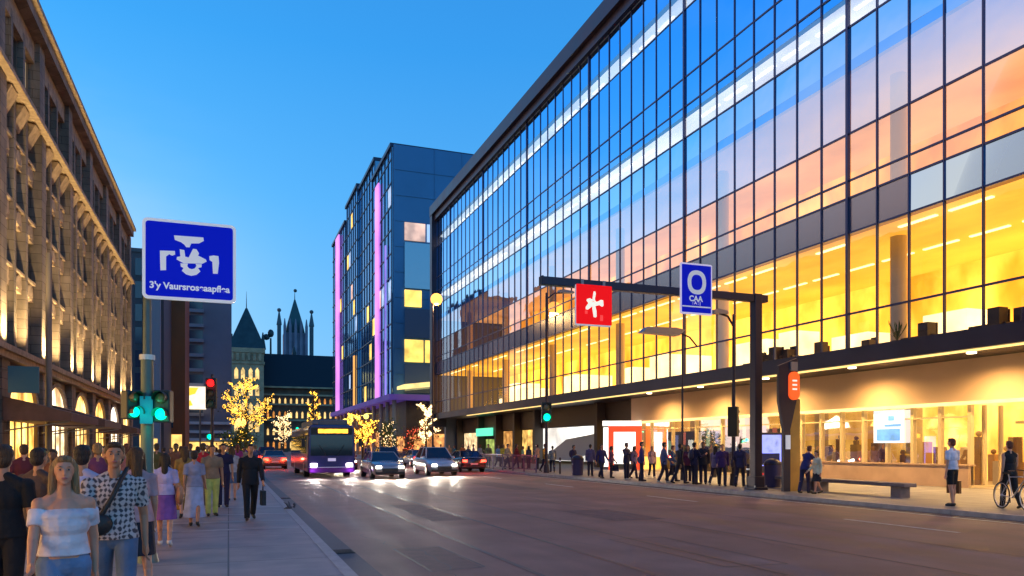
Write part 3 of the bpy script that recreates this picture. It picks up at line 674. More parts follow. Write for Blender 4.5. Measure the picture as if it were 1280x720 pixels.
# ------------------------------------------------------------------ blocks beyond it
def slabs_building(name, label, x0, x1, y0, y1, h, wallm, wins, extra=None):
    r = empty(name, (0, 0, 0), 0, label, 'building')
    part('wall', r, lambda b: b.box(x0, x1, y0, y1, 0, h), wallm)
    part('roof', r, lambda b: (b.box(x0 - .15, x1 + .15, y0 - .15, y1, h + .003, h + .5), b.box((x0 + x1) / 2 - 1.2, (x0 + x1) / 2 + 1, y0 + 3, y0 + 7, h + .5, h + 2.4)), mat('roof_slab', (.1, .1, .11), .8))
    for (a, c, z0, z1, m) in wins: part('window', r, lambda b: b.box(a, c, y0 - .05, y0 + .02, z0, z1), m)
    return r
dkw = mat('dark_window', (.02, .035, .07), .15, spec=.8)
amb = glow('amber_window', (1, .6, .15), .9, .5, 1.)
slabs_building('dark_office', 'dark grey office block just past the end of the stone building', -22, -8.0, 110, 124, 27.0, mat('charcoal_wall', (.075, .065, .075), .7, var=.15, vscale=.3), [(-11.4, -10.6, z, z + 2.2, dkw) for z in range(6, 26, 3)] + [(-10.9, -8.4, .8, 3.2, amb)]).children
slabs_building('grey_pier_block', 'narrow pale grey pier block squeezed between the dark office and the orange slab', -9.9, -8.3, 108, 109.6, 25.0, mat('pale_rib', (.20, .19, .22), .6), [(-9.6, -8.6, 1, 2.6, amb)])
slabs_building('orange_slab_block', 'burnt orange windowless slab block beside the grey balcony tower', -9.6, -6.15, 125, 138, 29.0, mat('burnt_orange_wall', (.25, .075, .02), .7, var=.15, vscale=.3), [(-9.2, -6.6, .8, 3.4, amb), (-9.2, -7.8, 4.4, 6.4, dkw)])
tw = slabs_building('grey_tower', 'grey concrete tower with a column of dark balconies, left of the pointed stone tower', -7.4, .55, 150, 164, 32.5, mat('grey_concrete', (.15, .155, .20), .8, var=.12, vscale=.25), [(-7.0, -4.4, 7.5 + 2.7 * i, 9.3 + 2.7 * i, dkw) for i in range(9)])
for i in range(9): part('balcony', tw, lambda b: b.box(-7.2, -4.2, 149.1, 149.94, 7.1 + 2.7 * i, 7.7 + 2.7 * i), mat('balcony_front', (.2, .2, .24), .7))
part('lower_storey', tw, lambda b: [b.box(-7.3, .4, 148.6, 149.9, z, z + .5) for z in (5.6, 4.0, 2.6)], mat('white_band', (.5, .48, .5), .6))
part('lit_shop_window', tw, lambda b: b.box(-7.2, .3, 149.5, 149.9, .6, 2.4), amb)
bb = empty('billboard', (-8.0, 148, 0), 0, 'bright yellow and white billboard box above the shops at the foot of the grey tower', 'sign')
part('panel', bb, lambda b: b.box(.3, 4.2, 0, .3, 8.3, 12.4), glow('billboard_cream', (1, .82, .58), .95, .2, .6))
part('artwork', bb, lambda b: (b.prism([(.5, 12.2), (2.9, 12.2), (2.4, 11.1), (1.3, 10.7), (.5, 10.2)], 'y', -.03, -.005), b.prism([(.6, 9.6), (1.6, 9.9), (2.0, 9.0), (.7, 8.7)], 'y', -.03, -.005)), glow('billboard_yellow', (1, .62, .04), .9))
part('post', bb, lambda b: (b.cone((1.2, .45, 0), .15, .15, 9, None, 8), b.cone((3.2, .45, 0), .15, .15, 9, None, 8)), wf)

# ------------------------------------------------------------------ gothic stone tower and long dark roof at the end of the street
hallm = mat('dark_hall_stone', (.13, .085, .06), .85, var=.35, vscale=.5)
limes = mat('gothic_stone', (.46, .32, .19), .85, var=.25, vscale=.5, bump=.5, bscale=2)
slate = mat('green_black_slate', (.02, .045, .05), .55, var=.3, vscale=.6)
gt = empty('gothic_tower', (5.2, 243, 0), 0, 'square stone tower with steep dark pyramid roof at the end of the street', 'tower')
part('wall', gt, lambda b: (b.box(-4.9, 4.9, 0, 10, 0, 30), b.box(-5.2, 5.2, -.3, 10.3, 26.6, 27.3), b.box(-5.3, 5.3, -.4, 10.4, 30.003, 31.4), [b.box(x, x + .8, -.6, -.31, 27.6, 29.8) for x in (-4.6, -3, -1.4, .2, 1.8, 3.4)]), limes)
for x in (-3, -1.1, 1.1, 3):
    for z in (6, 11.5, 17, 22): part('window', gt, lambda b: b.prism([(x - .55, z), (x - .55, z + 2.6), (x, z + 3.5), (x + .55, z + 2.6), (x + .55, z)], 'y', -.05, -.01), glow('gothic_lit_window', (1, .62, .2), .75, .5, .5))
def pyr(b, c, hw, z0, z1, top=.15, m=None):
    b.add([(c[0] - hw, c[1] - hw, z0), (c[0] + hw, c[1] - hw, z0), (c[0] + hw, c[1] + hw, z0), (c[0] - hw, c[1] + hw, z0), (c[0] - top, c[1] - top, z1), (c[0] + top, c[1] - top, z1), (c[0] + top, c[1] + top, z1), (c[0] - top, c[1] + top, z1)],
          [(0, 1, 5, 4), (1, 2, 6, 5), (2, 3, 7, 6), (3, 0, 4, 7), (4, 5, 6, 7), (3, 2, 1, 0)], m)
def tower_roof(b):
    pyr(b, (0, 5), 5.3, 31.4, 36.5, 3.4); pyr(b, (0, 5), 3.42, 36.4, 44.2, .3); b.cone((0, 5, 44), .18, .03, 5.5, None, 6)
    for x in (-4.7, 4.7): pyr(b, (x, 2), .9, 31.4, 36.6)
    b.cone((7.2, 6, 30), .35, .3, 5.5, None, 6); b.ball((7.2, 6, 37), (1.0, 1, 1.3), None, 7, 5); b.ball((5.9, 6, 35.8), (1.1, .8, 1.0), None, 7, 5); b.box(-7.6, -4, 5, 6, 34.8, 36.2)
part('roof', gt, tower_roof, slate)
hall = empty('gothic_hall', (10, 250, 0), 0, 'long gothic hall with a plain black roof and rows of lit arches below it', 'building')
part('wall', hall, lambda b: b.box(.2, 27, 0, 20, 0, 20.5), hallm)
part('roof', hall, lambda b: b.prism([(-1.5, 20.52), (22, 20.52), (15, 31.2), (4, 31.2)], 'x', .1, 27.4), mat('black_roof', (.008, .009, .014), .6))
part('cornice', hall, lambda b: [b.box(.1, 27.2, -1.6, -1.0, z, z + .5) for z in (20.0, 17.6, 14.6, 9.6)], limes)
for x in [1.6 + 1.75 * i for i in range(15)]:
    for z in (1, 5.2, 10.6, 14.8): part('window', hall, lambda b: b.prism([(x - .3, z), (x - .3, z + 1.6), (x, z + 2.2), (x + .3, z + 1.6), (x + .3, z)], 'y', -.15, -.03), MATS['gothic_lit_window'] if (int(x * 7) + int(z)) % 3 else glow('hall_dim_window', (1, .35, .06), .5, .5, 1.))
part('chimney', hall, lambda b: (b.box(9.6, 10.9, 8, 9.3, 31, 32.6), pyr(b, (10.2, 8.6), .55, 32.6, 34.4)), slate)
sp = empty('gothic_spire', (24.0, 300, 0), 0, 'distant pale gothic spire with small pinnacles and a green roof behind the black hall roof', 'tower')
pale = mat('pale_gothic_stone', (.19, .19, .26), .8, var=.2, vscale=.3)
part('wall', sp, lambda b: (b.box(-4.2, 4.2, 0, 8.4, 0, 45), [b.box(x - .5, x + .5, -.8, -.02, 20, 47.5) for x in (-4, -2, 0, 2, 4)], [pyr(b, (x, -.3), .45, 47.5, 50.2) for x in (-4, -2, 0, 2, 4)]), pale)
for x in (-5.9, 6.1): part('pinnacle', sp, lambda b: (b.box(x - .7, x + .7, 1.2, 2.8, 36, 48), pyr(b, (x, 2), .95, 48, 53.5), b.ball((x, 2, 53.6), .8, None, 6, 4)), mat('pinnacle_stone', (.07, .11, .13), .7))
part('roof', sp, lambda b: (pyr(b, (0, 4), 3.6, 44.5, 49, 2.7), pyr(b, (0, 4), 2.7, 49, 58.3, .25), b.cone((0, 4, 58), .2, .06, 4.0, None, 6), b.ball((0.2, 4, 61.8), .7, None, 6, 4)), mat('copper_green_slate', (.02, .08, .09), .6))
# ------------------------------------------------------------------ street furniture
pole_m = mat('dark_pole', (.04, .035, .06), .4, .5)
green_pole = mat('grey_green_pole', (.10, .15, .15), .45, .3, var=.2, vscale=3)
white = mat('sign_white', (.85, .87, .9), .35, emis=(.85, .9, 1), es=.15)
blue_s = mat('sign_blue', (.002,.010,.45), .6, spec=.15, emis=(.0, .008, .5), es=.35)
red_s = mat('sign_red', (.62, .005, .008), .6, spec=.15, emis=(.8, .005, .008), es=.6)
back = mat('sign_back', (.3, .3, .32), .5, .6)
def rrect(x0, x1, z0, z1, r, n=5):
    P = []
    for cx, cz, a0 in ((x1 - r, z1 - r, 0), (x0 + r, z1 - r, 90), (x0 + r, z0 + r, 180), (x1 - r, z0 + r, 270)):
        for k in range(n + 1): a = R(a0 + 90 * k / n); P.append((cx + r * math.cos(a), cz + r * math.sin(a)))
    return P
def text_part(name, parent, s, size, loc, m, squash=1., bold=.012, rot=None):
    c = bpy.data.curves.new(name, 'FONT'); c.body = s; c.size = size; c.extrude = .002; c.offset = bold; c.align_x = 'CENTER'; c.align_y = 'CENTER'
    t = bpy.data.objects.new('tmp', c); COL.objects.link(t)
    me = bpy.data.meshes.new_from_object(t.evaluated_get(bpy.context.evaluated_depsgraph_get())); bpy.data.objects.remove(t)
    me.materials.clear(); me.materials.append(m)
    o = bpy.data.objects.new(name, me); COL.objects.link(o); o.parent = parent; o.location = loc; o.rotation_euler = rot or (R(90), 0, 0); o.scale = (squash, 1, 1); return o

# big blue square sign on its pole (near, left pavement)
px_, d_ = 184, 10.5
X, Y = spot(px_, d_)
sx0, sx1 = -.08, 1.16   # the board reaches from the pole over the pavement
zb, zt = EYE + 183 / F * d_, EYE + 283 / F * d_
s = empty('square_street_sign', (X, Y, 0), 0, 'big blue square sign with white pictogram, on a green pole near the left crowd', 'sign')
wS = 1.205
part('board', s, lambda b: b.prism(rrect(-.05, wS - .05, zb, zt, .07), 'y', -.14, -.10), white)
part('panel', s, lambda b: b.prism(rrect(-.008, wS - .092, zb + .042, zt - .042, .04), 'y', -.146, -.141), blue_s)
part('bracket', s, lambda b: (b.box(-.04, .6, -.099, -.03, zb + .2, zb + .26), b.box(-.04, .6, -.099, -.03, zt - .26, zt - .2)), back)
def gl(polys):
    def f(b):
        H = zt - zb
        for P in polys: b.prism([(-.05 + (x - 105) / 545 * wS, zt - (y - 75 - (x - 105) * .035) / 503 * H) for x, y in P], 'y', -.152, -.1465)
    return f
G1 = [(285, 180), (455, 183), (458, 205), (430, 222), (385, 225), (375, 250), (355, 250), (345, 235), (325, 220), (290, 208)]
G2 = [(205, 280), (290, 278), (292, 300), (275, 308), (258, 300), (240, 315), (240, 400), (208, 403)]
G3 = [(490, 300), (515, 294), (545, 297), (548, 340), (540, 410), (512, 410), (508, 335), (492, 325)]
G4 = [(318, 265), (345, 270), (350, 310), (370, 315), (385, 280), (395, 258), (415, 260), (430, 285), (425, 300), (470, 322), (475, 335), (450, 350), (340, 352), (300, 330), (302, 315), (322, 310)]
G5 = [(322, 353.5), (365, 353.5), (362, 370), (372, 383), (388, 388), (405, 382), (415, 366), (410, 353.5), (446, 353.5), (445, 372), (425, 378), (438, 400), (415, 422), (385, 430), (355, 422), (330, 400), (340, 382), (324, 374)]
part('pictogram', s, gl([G1, G2, G3, G4, G5]), white)
text_part('lettering', s, "3'y Vaursroseaapflea", .125, (.555, -.1475, zb + .185), white, 1.0, .004)
part('pole', s, lambda b: (b.cone((0, 0, 0), .085, .08, EYE + 112 / F * d_, None, 16), b.cone((0, 0, EYE + 112 / F * d_), .055, .05, zt - .1 - (EYE + 112 / F * d_), None, 14), b.cone((0, 0, 0), .15, .12, .12, None, 16)), green_pole)
part('collar', s, lambda b: b.cone((0, 0, EYE + 108 / F * d_), .10, .10, .07, None, 16), mat('white_collar', (.7, .75, .75), .4))
def signal(name, loc, rz, label, lit_, facing=1, w=.3, n=3, scale=1., pole=0, group='traffic signals', armoff=None):
    r = empty(name, loc, rz, label, 'traffic light', group)
    h = .32 * n * scale
    part('housing', r, lambda b: b.box(-.16 * scale, .16 * scale, -.1, .12, 0, h), mat('signal_housing', (.02, .03, .03), .5), bevel=.02)
    cols = {'r': (1, .01, .01), 'a': (1, .4, .0), 'g': (0, .75, .38)}
    for i, k in enumerate(('g', 'a', 'r')[:n]):
        z = (.16 + .32 * i) * scale; on = k in lit_
        part('lens', r, lambda b: b.ball((0, -.105, z), (.115 * scale, .045, .115 * scale)), glow('signal_on_' + k, cols[k], 2.2) if on else mat('signal_off_' + k, tuple(.05 + c * .08 for c in cols[k]), .2))
        part('visor', r, lambda b: b.add([(.125 * scale * math.cos(a), y, z + .125 * scale * math.sin(a)) for y in (-.10, -.26) for a in [R(-20 + 220 * q / 10) for q in range(11)]], [(q, q + 1, q + 12, q + 11) for q in range(10)]), MATS['signal_housing'])
        if on: lamp('lens_lamp', 'POINT', (0, -.34, z), 4 * scale, cols[k], r, .1)
    if pole: part('pole', r, lambda b: b.cone((0, .2, -loc[2]), .07, .06, loc[2] + h + .2, None, 10), pole_m); part('bracket', r, lambda b: b.box(-.02, .02, .12, .15, h * .4, h * .5), pole_m)
    return r
zsig = EYE + 30 / F * d_
signal('traffic_light', (X - .20, Y + .02, zsig + .04), R(28), 'green traffic light on the left side of the big blue sign pole', 'g', n=2, scale=.62)
signal('traffic_light', (X + .20, Y, zsig), R(-10), 'green traffic light on the right side of the big blue sign pole', 'g', n=2, scale=.7)
part('signal_glow_box', s, lambda b: b.box(-.08, .08, -.13, -.086, EYE + 28 / F * d_, EYE + 62 / F * d_), glow('teal_signal_glow', (.0, .16, .3), .25))  # added box, glows to put the signals' teal light on the pole
for px, d, z, k, lab in ((264, 36, 3.4, 'r', 'red traffic light on a post among the left pavement crowd'), (263, 44, 1.95, 'g', 'low green signal below the red traffic light on the left pavement'), (372, 78, 3.2, 'g', 'green traffic light above the purple bus, by the far crossing'), (388, 60, 1.9, 'g', 'small green light beside the flank of the purple bus')):
    x, y = spot(px, d); signal('traffic_light', (x, y, z), -YAW * .6, lab, k, scale=1.5 if k == 'r' else 1.3, n=3 if k == 'r' else 1, pole=1)

# mast arm over the road, with the red and the blue sign
X, Y = spot(945, 28.0)
ma = empty('mast_arm', (X, Y, 0), 0, 'dark square mast arm reaching over the road from the right pavement', 'mast')
zA = EYE + 186 / F * 28
part('post', ma, lambda b: (b.box(-.16, .16, -.16, .16, 0, zA + .12), b.box(-.3, .3, -.3, .3, 0, .10), b.box(-.22, .22, -.22, .22, .1, .5)), pole_m, bevel=.02)
part('arm', ma, lambda b: (b.box(-8.55, -.163, -.13, .13, zA - .17, zA + .10), b.box(.163, .45, -.13, .13, zA - .17, zA + .10), b.box(-8.62, -8.551, -.15, .15, zA - .19, zA + .12)), pole_m, bevel=.015)
part('bolt', ma, lambda b: [b.cone((x, y, .1), .03, .03, .07, None, 6) for x in (-.25, .25) for y in (-.25, .25)], back)
def hang(px):  # x along the arm for a column of the photo
    u = (px - 640) / F; return Y * (SN + u * CS) / (CS - u * SN) - X
x0, x1 = hang(717), hang(760.5)
D1 = (X + x0) * SN + Y * CS; z1, z0 = EYE + 202 / F * D1, EYE + 152 / F * D1
rs = empty('red_sign', (X + x0, Y, 0), 0, 'red square sign with a white star-like figure, hanging on the mast arm', 'sign')
w = x1 - x0
part('board', rs, lambda b: b.prism(rrect(-.03, w - .01, z0 - .04, z1 - .02, .04), 'y', -.20, -.16), white)
part('panel', rs, lambda b: b.prism(rrect(.0, w + .02, z0 + .015, z1, .03), 'y', -.212, -.201), red_s)
part('bracket', rs, lambda b: (b.box(.2, .3, -.159, -.131, zA - .2, zA + .1), b.box(w - .3, w - .2, -.159, -.131, zA - .2, zA + .1)), back)
def star(b):
    P = lambda x, y: ((x - 130) / 475 * w, z1 - (y - 70) / 545 * (z1 - z0))
    for poly in ([(350, 235), (362, 158), (385, 158), (392, 190), (378, 260), (392, 300), (345, 290)], [(372.1, 300), (420, 292), (460, 265), (492, 272), (497, 345), (478, 360), (440, 340), (385.1, 356)],
                 [(344.9, 270.1), (312, 254), (272, 268), (266, 290), (292, 322), (255, 378), (256, 410), (285, 412), (332, 372), (345, 360)],
                 [(345.1, 300.1), (372, 300.1), (385, 356), (400, 420), (402, 500), (390, 512), (362, 508), (345.1, 400)]):
        b.prism([P(*q) for q in poly], 'y', -.22, -.2125)
part('pictogram', rs, star, mat('sign_cream', (.9, .88, .75), .4, emis=(1, .97, .8), es=.5))
part('small_mark', rs, lambda b: (b.box((450 - 130) / 475 * w, (490 - 130) / 475 * w, -.218, -.2125, z1 - (555 - 70) / 545 * (z1 - z0), z1 - (475 - 70) / 545 * (z1 - z0)), b.box((245 - 130) / 475 * w, (280 - 130) / 475 * w, -.218, -.2125, z1 - (470 - 70) / 545 * (z1 - z0), z1 - (425 - 70) / 545 * (z1 - z0))), mat('faded_red_mark', (.8, .06, .05), .4, emis=(1, .05, .04), es=.55))
x0, x1 = hang(846.5), hang(886); D1 = (X + x0) * SN + Y * CS; z1, z0 = EYE + 229 / F * D1, EYE + 165 / F * D1; w = x1 - x0
bs = empty('blue_sign', (X + x0, Y, 0), 0, 'tall blue sign with a white letter O, fixed on the mast arm', 'sign')
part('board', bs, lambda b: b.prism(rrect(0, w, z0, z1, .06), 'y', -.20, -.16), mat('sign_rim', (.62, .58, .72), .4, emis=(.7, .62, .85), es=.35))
part('panel', bs, lambda b: b.prism(rrect(.06, w - .05, z0 + .07, z1 - .06, .03), 'y', -.208, -.201), blue_s)
part('bracket', bs, lambda b: (b.box(.2, .3, -.159, -.131, zA - .2, zA + .1), b.box(w - .3, w - .2, -.159, -.131, zA - .2, zA + .1)), back)
H = z1 - z0
def ring(b):
    c = (w * .51, z0 + H * .63); v = []; n = 32
    for yy in (-.2085, -.216):
        for rx, rz in ((w * .29, H * .235), (w * .175, H * .15)):
            for k in range(n): a = 2 * PI * k / n; v.append((c[0] + rx * math.copysign(abs(math.cos(a)) ** .85, math.cos(a)), yy, c[1] + rz * math.copysign(abs(math.sin(a)) ** .85, math.sin(a))))
    f = []
    for k in range(n):
        j = (k + 1) % n; f += [(2 * n + k, 2 * n + j, 3 * n + j, 3 * n + k), (k, j, 2 * n + j, 2 * n + k), (n + k, 3 * n + k, 3 * n + j, n + j)]
    b.add(v, f)
part('letter', bs, ring, white)
text_part('lettering', bs, 'CAA', H * .15, (w * .48, -.2085, z0 + H * .305), white, 1.0, .01); text_part('lettering', bs, ': A : |', H * .085, (w * .5, -.2085, z0 + H * .225), MATS['sign_rim'], 1.0, .004)
part('rule', bs, lambda b: b.box(.075, w - .07, -.215, -.2085, z0 + H * .14, z0 + H * .165), white)

# lamp posts
def post(name, px, d, h, label, arms, tip=None, r=.1, group='lamp posts'):
    x, y = spot(px, d); p = empty(name, (x, y, 0), 0, label, 'lamp post', group)
    part('pole', p, lambda b: (b.cone((0, 0, 0), r, r * .6, h, None, 12), b.cone((0, 0, 0), r * 1.8, r * 1.5, .5, None, 12)), pole_m)
    for (dx, dy, dz, l) in arms:
        part('arm', p, lambda b: b.tube([(0, 0, h - .5 + dz), (dx * .4, dy * .4, h - .1 + dz), (dx, dy, h + dz)], .045), pole_m)
        hd_ = part('head', p, lambda b: b.prism([(-l * .5, -.05), (l * .5, -.02), (l * .45, .09), (-l * .2, .16), (-l * .5, .1)], 'y', dy - .17, dy + .17, T=Matrix.Translation((dx, 0, h + dz))), mat('lamp_head', (.30, .30, .33), .4, .5))
    return p
post('lamp_post', 683, 45.9, 10.9, 'tall slim dark lamp post behind the free end of the mast arm', [(1.3, 0, .1, 1.0)])
p = post('lamp_post', 917, 31, 7.0, 'slim lamp post just left of the mast arm post, with one short bent arm', [(-.7, 0, .0, .7)], r=.09)
x, y = spot(853, 30.5)
p = post('lamp_post', 853, 36, 7.0, 'lamp post with a long flat lamp head, behind the blue O sign', [], r=.06)
part('head', p, lambda b: b.prism([(-2.3, -.02), (-.3, -.08), (0, .2), (-.5, .28), (-2.0, .24)], 'y', -.25, .25, T=Matrix.Translation((0, 0, 6.9))), mat('lamp_head', (.3, .3, .33), .4, .5)); part('arm', p, lambda b: b.tube([(-.2, 0, 7.0), (.4, 0, 6.8), (.8, 0, 6.4)], .04), pole_m)
# the one lit lamp, far along the right pavement
p = post('lit_lamp_post', 541, 70, 15.3, 'tall lamp post with a blazing orange lamp, before the end of the glass building', [(.35, 0, .1, .5)], r=.1)
part('bulb', p, lambda b: b.ball((.35, 0, 15.2), .55), glow('sodium_lamp', (1, .34, .05), 3)); lamp('bulb_lamp', 'POINT', (.35, 0, 14.5), 900, (1, .55, .2), p, .4)
x, y = spot(300, 112); p = post('lit_lamp_post', 301, 112, 4.9, 'short lamp post with a glowing amber globe, in front of the golden lit tree', [], r=.09); part('bulb', p, lambda b: b.ball((0, 0, 5.1), .75), glow('amber_globe', (1, .42, .08), 3))
x, y = spot(683, 45.5); signal('traffic_light', (x, y, EYE + 30 / F * 45.5), -YAW * .4, 'teal green traffic light on the tall slim lamp post', 'g', n=2, scale=1.9)
x, y = spot(911, 30.7); signal('traffic_light', (x, y - .3, EYE + 12 / F * 31), R(120), 'dark traffic light seen from behind on the lamp post by the mast arm', '', scale=1.25)
# dark post with the round orange sign, and next to it a column with amber light put into its colour
x, y = spot(990, 27)
op = empty('orange_sign_post', (x, y, 0), 0, 'wide dark post carrying a round orange sign, in front of the peach bulkhead', 'sign post')
part('post', op, lambda b: b.prism([(-.62, 4.45), (-.62, 3.2), (-.42, 2.2), (-.42, 0), (-.12, 0), (-.12, 2.2), (.2, 3.4), (.2, 4.75)], 'y', -.06, .06), pole_m)
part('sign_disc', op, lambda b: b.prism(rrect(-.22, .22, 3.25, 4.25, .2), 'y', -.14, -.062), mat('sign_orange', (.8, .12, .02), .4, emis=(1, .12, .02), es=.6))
part('sign_symbol', op, lambda b: [b.box(-.1, .1, -.148, -.141, z, z + .06) for z in (3.6, 3.75, 3.9)], MATS['sign_cream'])
part('cap', op, lambda b: b.box(-.15, .15, -.12, -.061, 4.28, 4.6), back)
part('column', op, lambda b: b.prism([(-.1, 0), (.42, 0), (.42, 3.3), (.22, 3.3), (-.1, 2.1)], 'y', .07, .42), mat('amber_lit_column', (.55, .30, .06), .6, var=.15, vscale=2))
part('notice', op, lambda b: b.box(-.34, -.14, -.09, -.061, 1.5, 2.0), white)
# kiosk screen
x, y = spot(962, 33); ks = empty('kiosk_screen', (x, y, 0), R(-14), 'lit blue and white information screen on a red base, right of the mast arm post', 'kiosk')
part('frame', ks, lambda b: (b.box(-.6, .6, -.06, .1, .45, 2.2)), pole_m, bevel=.02); part('screen', ks, lambda b: b.box(-.5, .5, -.075, -.062, .75, 2.1), glow('screen_blue', (.12, .14, 1), .9, .8, 2.5, lo=(.55, .65, 1)))
part('poster', ks, lambda b: b.box(-.42, .42, -.085, -.076, .8, 1.3), mat('screen_navy', (.01, .01, .12), .3)); part('base', ks, lambda b: (b.box(-.62, .62, -.08, .12, .25, .44), b.box(-.3, .3, -.04, .08, 0, .25)), mat('kiosk_red', (.6, .02, .03), .5, emis=(.8, .02, .03), es=.25))
# red framed portal kiosk
x, y = spot(779, 52); rk = empty('red_portal', (x, y, 0), R(-30), 'bright red and white framed portal, behind the waiting crowd', 'kiosk')
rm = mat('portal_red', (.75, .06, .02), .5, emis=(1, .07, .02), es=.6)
part('frame', rk, lambda b: (b.box(-1.0, -.65, -.2, .2, 0, 3.0), b.box(.85, 1.25, -.2, .2, 0, 3.0), b.box(-.649, .849, -.2, .2, 2.6, 3.0)), rm)
part('panel', rk, lambda b: (b.box(-.64, .84, -.05, .05, .4, 2.59), b.box(-1.35, -1.01, -.1, .1, .2, 2.9), b.box(-1.4, 1.25, -.2, .2, 3.01, 3.35)), glow('portal_white', (1, .93, .85), 1.1, .2, 1.2))
# railings
rail = mat('rail_metal', (.10, .08, .20), .4, .5)
def railing(ya, yb, label):
    r = empty('railing', (KR + .45, ya, 0), 0, label, 'railing', 'railings along the far kerb')
    L_ = yb - ya
    part('top_rail', r, lambda b: (b.box(-.03, .03, 0, L_, 1.0, 1.06), b.box(-.02, .02, 0, L_, .16, .2)), rail)
    n = int(L_ / 2)
    for i in range(n + 1): part('post', r, lambda b: b.box(-.035, .035, i * L_ / n - .035, i * L_ / n + .035, 0, 1.1), rail)
    part('balusters', r, lambda b: [b.box(-.008, .008, j * .14 + .07, j * .14 + .086, .2, 1.0) for j in range(int(L_ / .14) - 1)], rail)
railing(42.5, 54.5, 'dark railing along the far kerb, nearest section behind the slim lamp post')
railing(56, 70, 'dark railing along the far kerb, middle section')
railing(72, 86, 'dark railing along the far kerb, farthest section before the blue office')
# low plinths / benches on the right pavement
def bench(px, d, l, label):
    x, y = spot(px, d); r = empty('stone_bench', (x, y, 0), R(-4), label, 'bench', 'stone benches'); part('seat', r, lambda b: b.box(-.25, .25, -l / 2, l / 2, .34, .46), mat('bench_stone', (.16, .13, .15), .6, var=.2, vscale=3), bevel=.02); [part('leg', r, lambda b: b.box(-.18, .18, q - .2, q + .2, 0, .34), MATS['bench_stone']) for q in (-l / 2 + .4, l / 2 - .4)]
bench(1072, 25.5, 4.5, 'long low dark stone bench in front of the low lit wall')
bench(985, 28.8, 3.2, 'dark stone bench beside the orange sign post')
# rubbish bins and bollards
def bin_(px, d, label):
    x, y = spot(px, d); r = empty('litter_bin', (x, y, 0), 0, label, 'bin', 'litter bins'); part('body', r, lambda b: b.cone((0, 0, 0.03), .3, .34, .85, None, 16), mat('bin_body', (.04, .035, .12), .5, .3)); part('lid', r, lambda b: (b.cone((0, 0, .88), .36, .36, .05, None, 16), b.ball((0, 0, .93), (.33, .33, .2), None, 16, 8)), pole_m)
bin_(722, 41.5, 'dark blue litter bin between the slim lamp post and the first waiting people'); bin_(966, 29.5, 'dark litter bin next to the kiosk screen')
for i, (px, d, lab) in enumerate(((700, 44, 'thin dark bollard beside the litter bin on the far kerb'), (935, 28.3, 'thin dark bollard left of the mast arm post'))):
    x, y = spot(px, d); r = empty('bollard', (x, y, 0), 0, lab, 'bollard', 'bollards'); part('post', r, lambda b: (b.cone((0, 0, 0), .06, .055, .9, None, 12), b.ball((0, 0, .9), .065)), pole_m); part('band', r, lambda b: b.cone((0, 0, .72), .061, .061, .06, None, 12), white)
# slim column in front of the stone building (street pole)
x, y = spot(61, 31); cp = empty('street_pole', (x, y, 0), 0, 'tall slim grey pole standing between the two nearest awnings', 'pole')
part('pole', cp, lambda b: b.cone((0, 0, 0), .13, .11, 9.5, None, 12), mat('warm_grey_pole', (.22, .18, .15), .6)); part('base', cp, lambda b: b.cone((0, 0, 0), .22, .18, .6, None, 12), MATS['warm_grey_pole'])
# pigeon at the kerb
x, y = spot(362, 19.4); bd = MB()
bd.ball((0, 0, .13), (.06, .13, .055), None, 12, 8, T=Matrix.Rotation(R(-22), 4, 'X')); bd.ball((0, -.12, .235), .034, None, 10, 6); bd.tube([(0, -.10, .15), (0, -.13, .2), (0, -.12, .24)], [.035, .026, .02]); bd.tube([(0, -.145, .23), (0, -.175, .222)], [.008, .002]); bd.prism([(.08, .10), (.22, .07), (.22, .085), (.08, .14)], 'x', -.03, .03)
for sx in (-.02, .02): bd.tube([(sx, 0, .1), (sx, .01, .0)], .006); bd.tube([(sx, .01, .004), (sx, -.03, .004)], .004)
bd.tube([(.05, .0, .16), (.14, .05, .26), (.2, .10, .3)], [.03, .02, .004]); bd.tube([(-.05, .0, .16), (-.14, .05, .26), (-.2, .10, .3)], [.03, .02, .004])
bo = bd.build('pigeon', mat('pigeon_grey', (.09, .085, .1), .8)); bo.location = (x, y, Z0 + .008); bo.rotation_euler.z = R(70); tag(bo, 'small grey pigeon with raised wings on the road near the left kerb', 'bird')

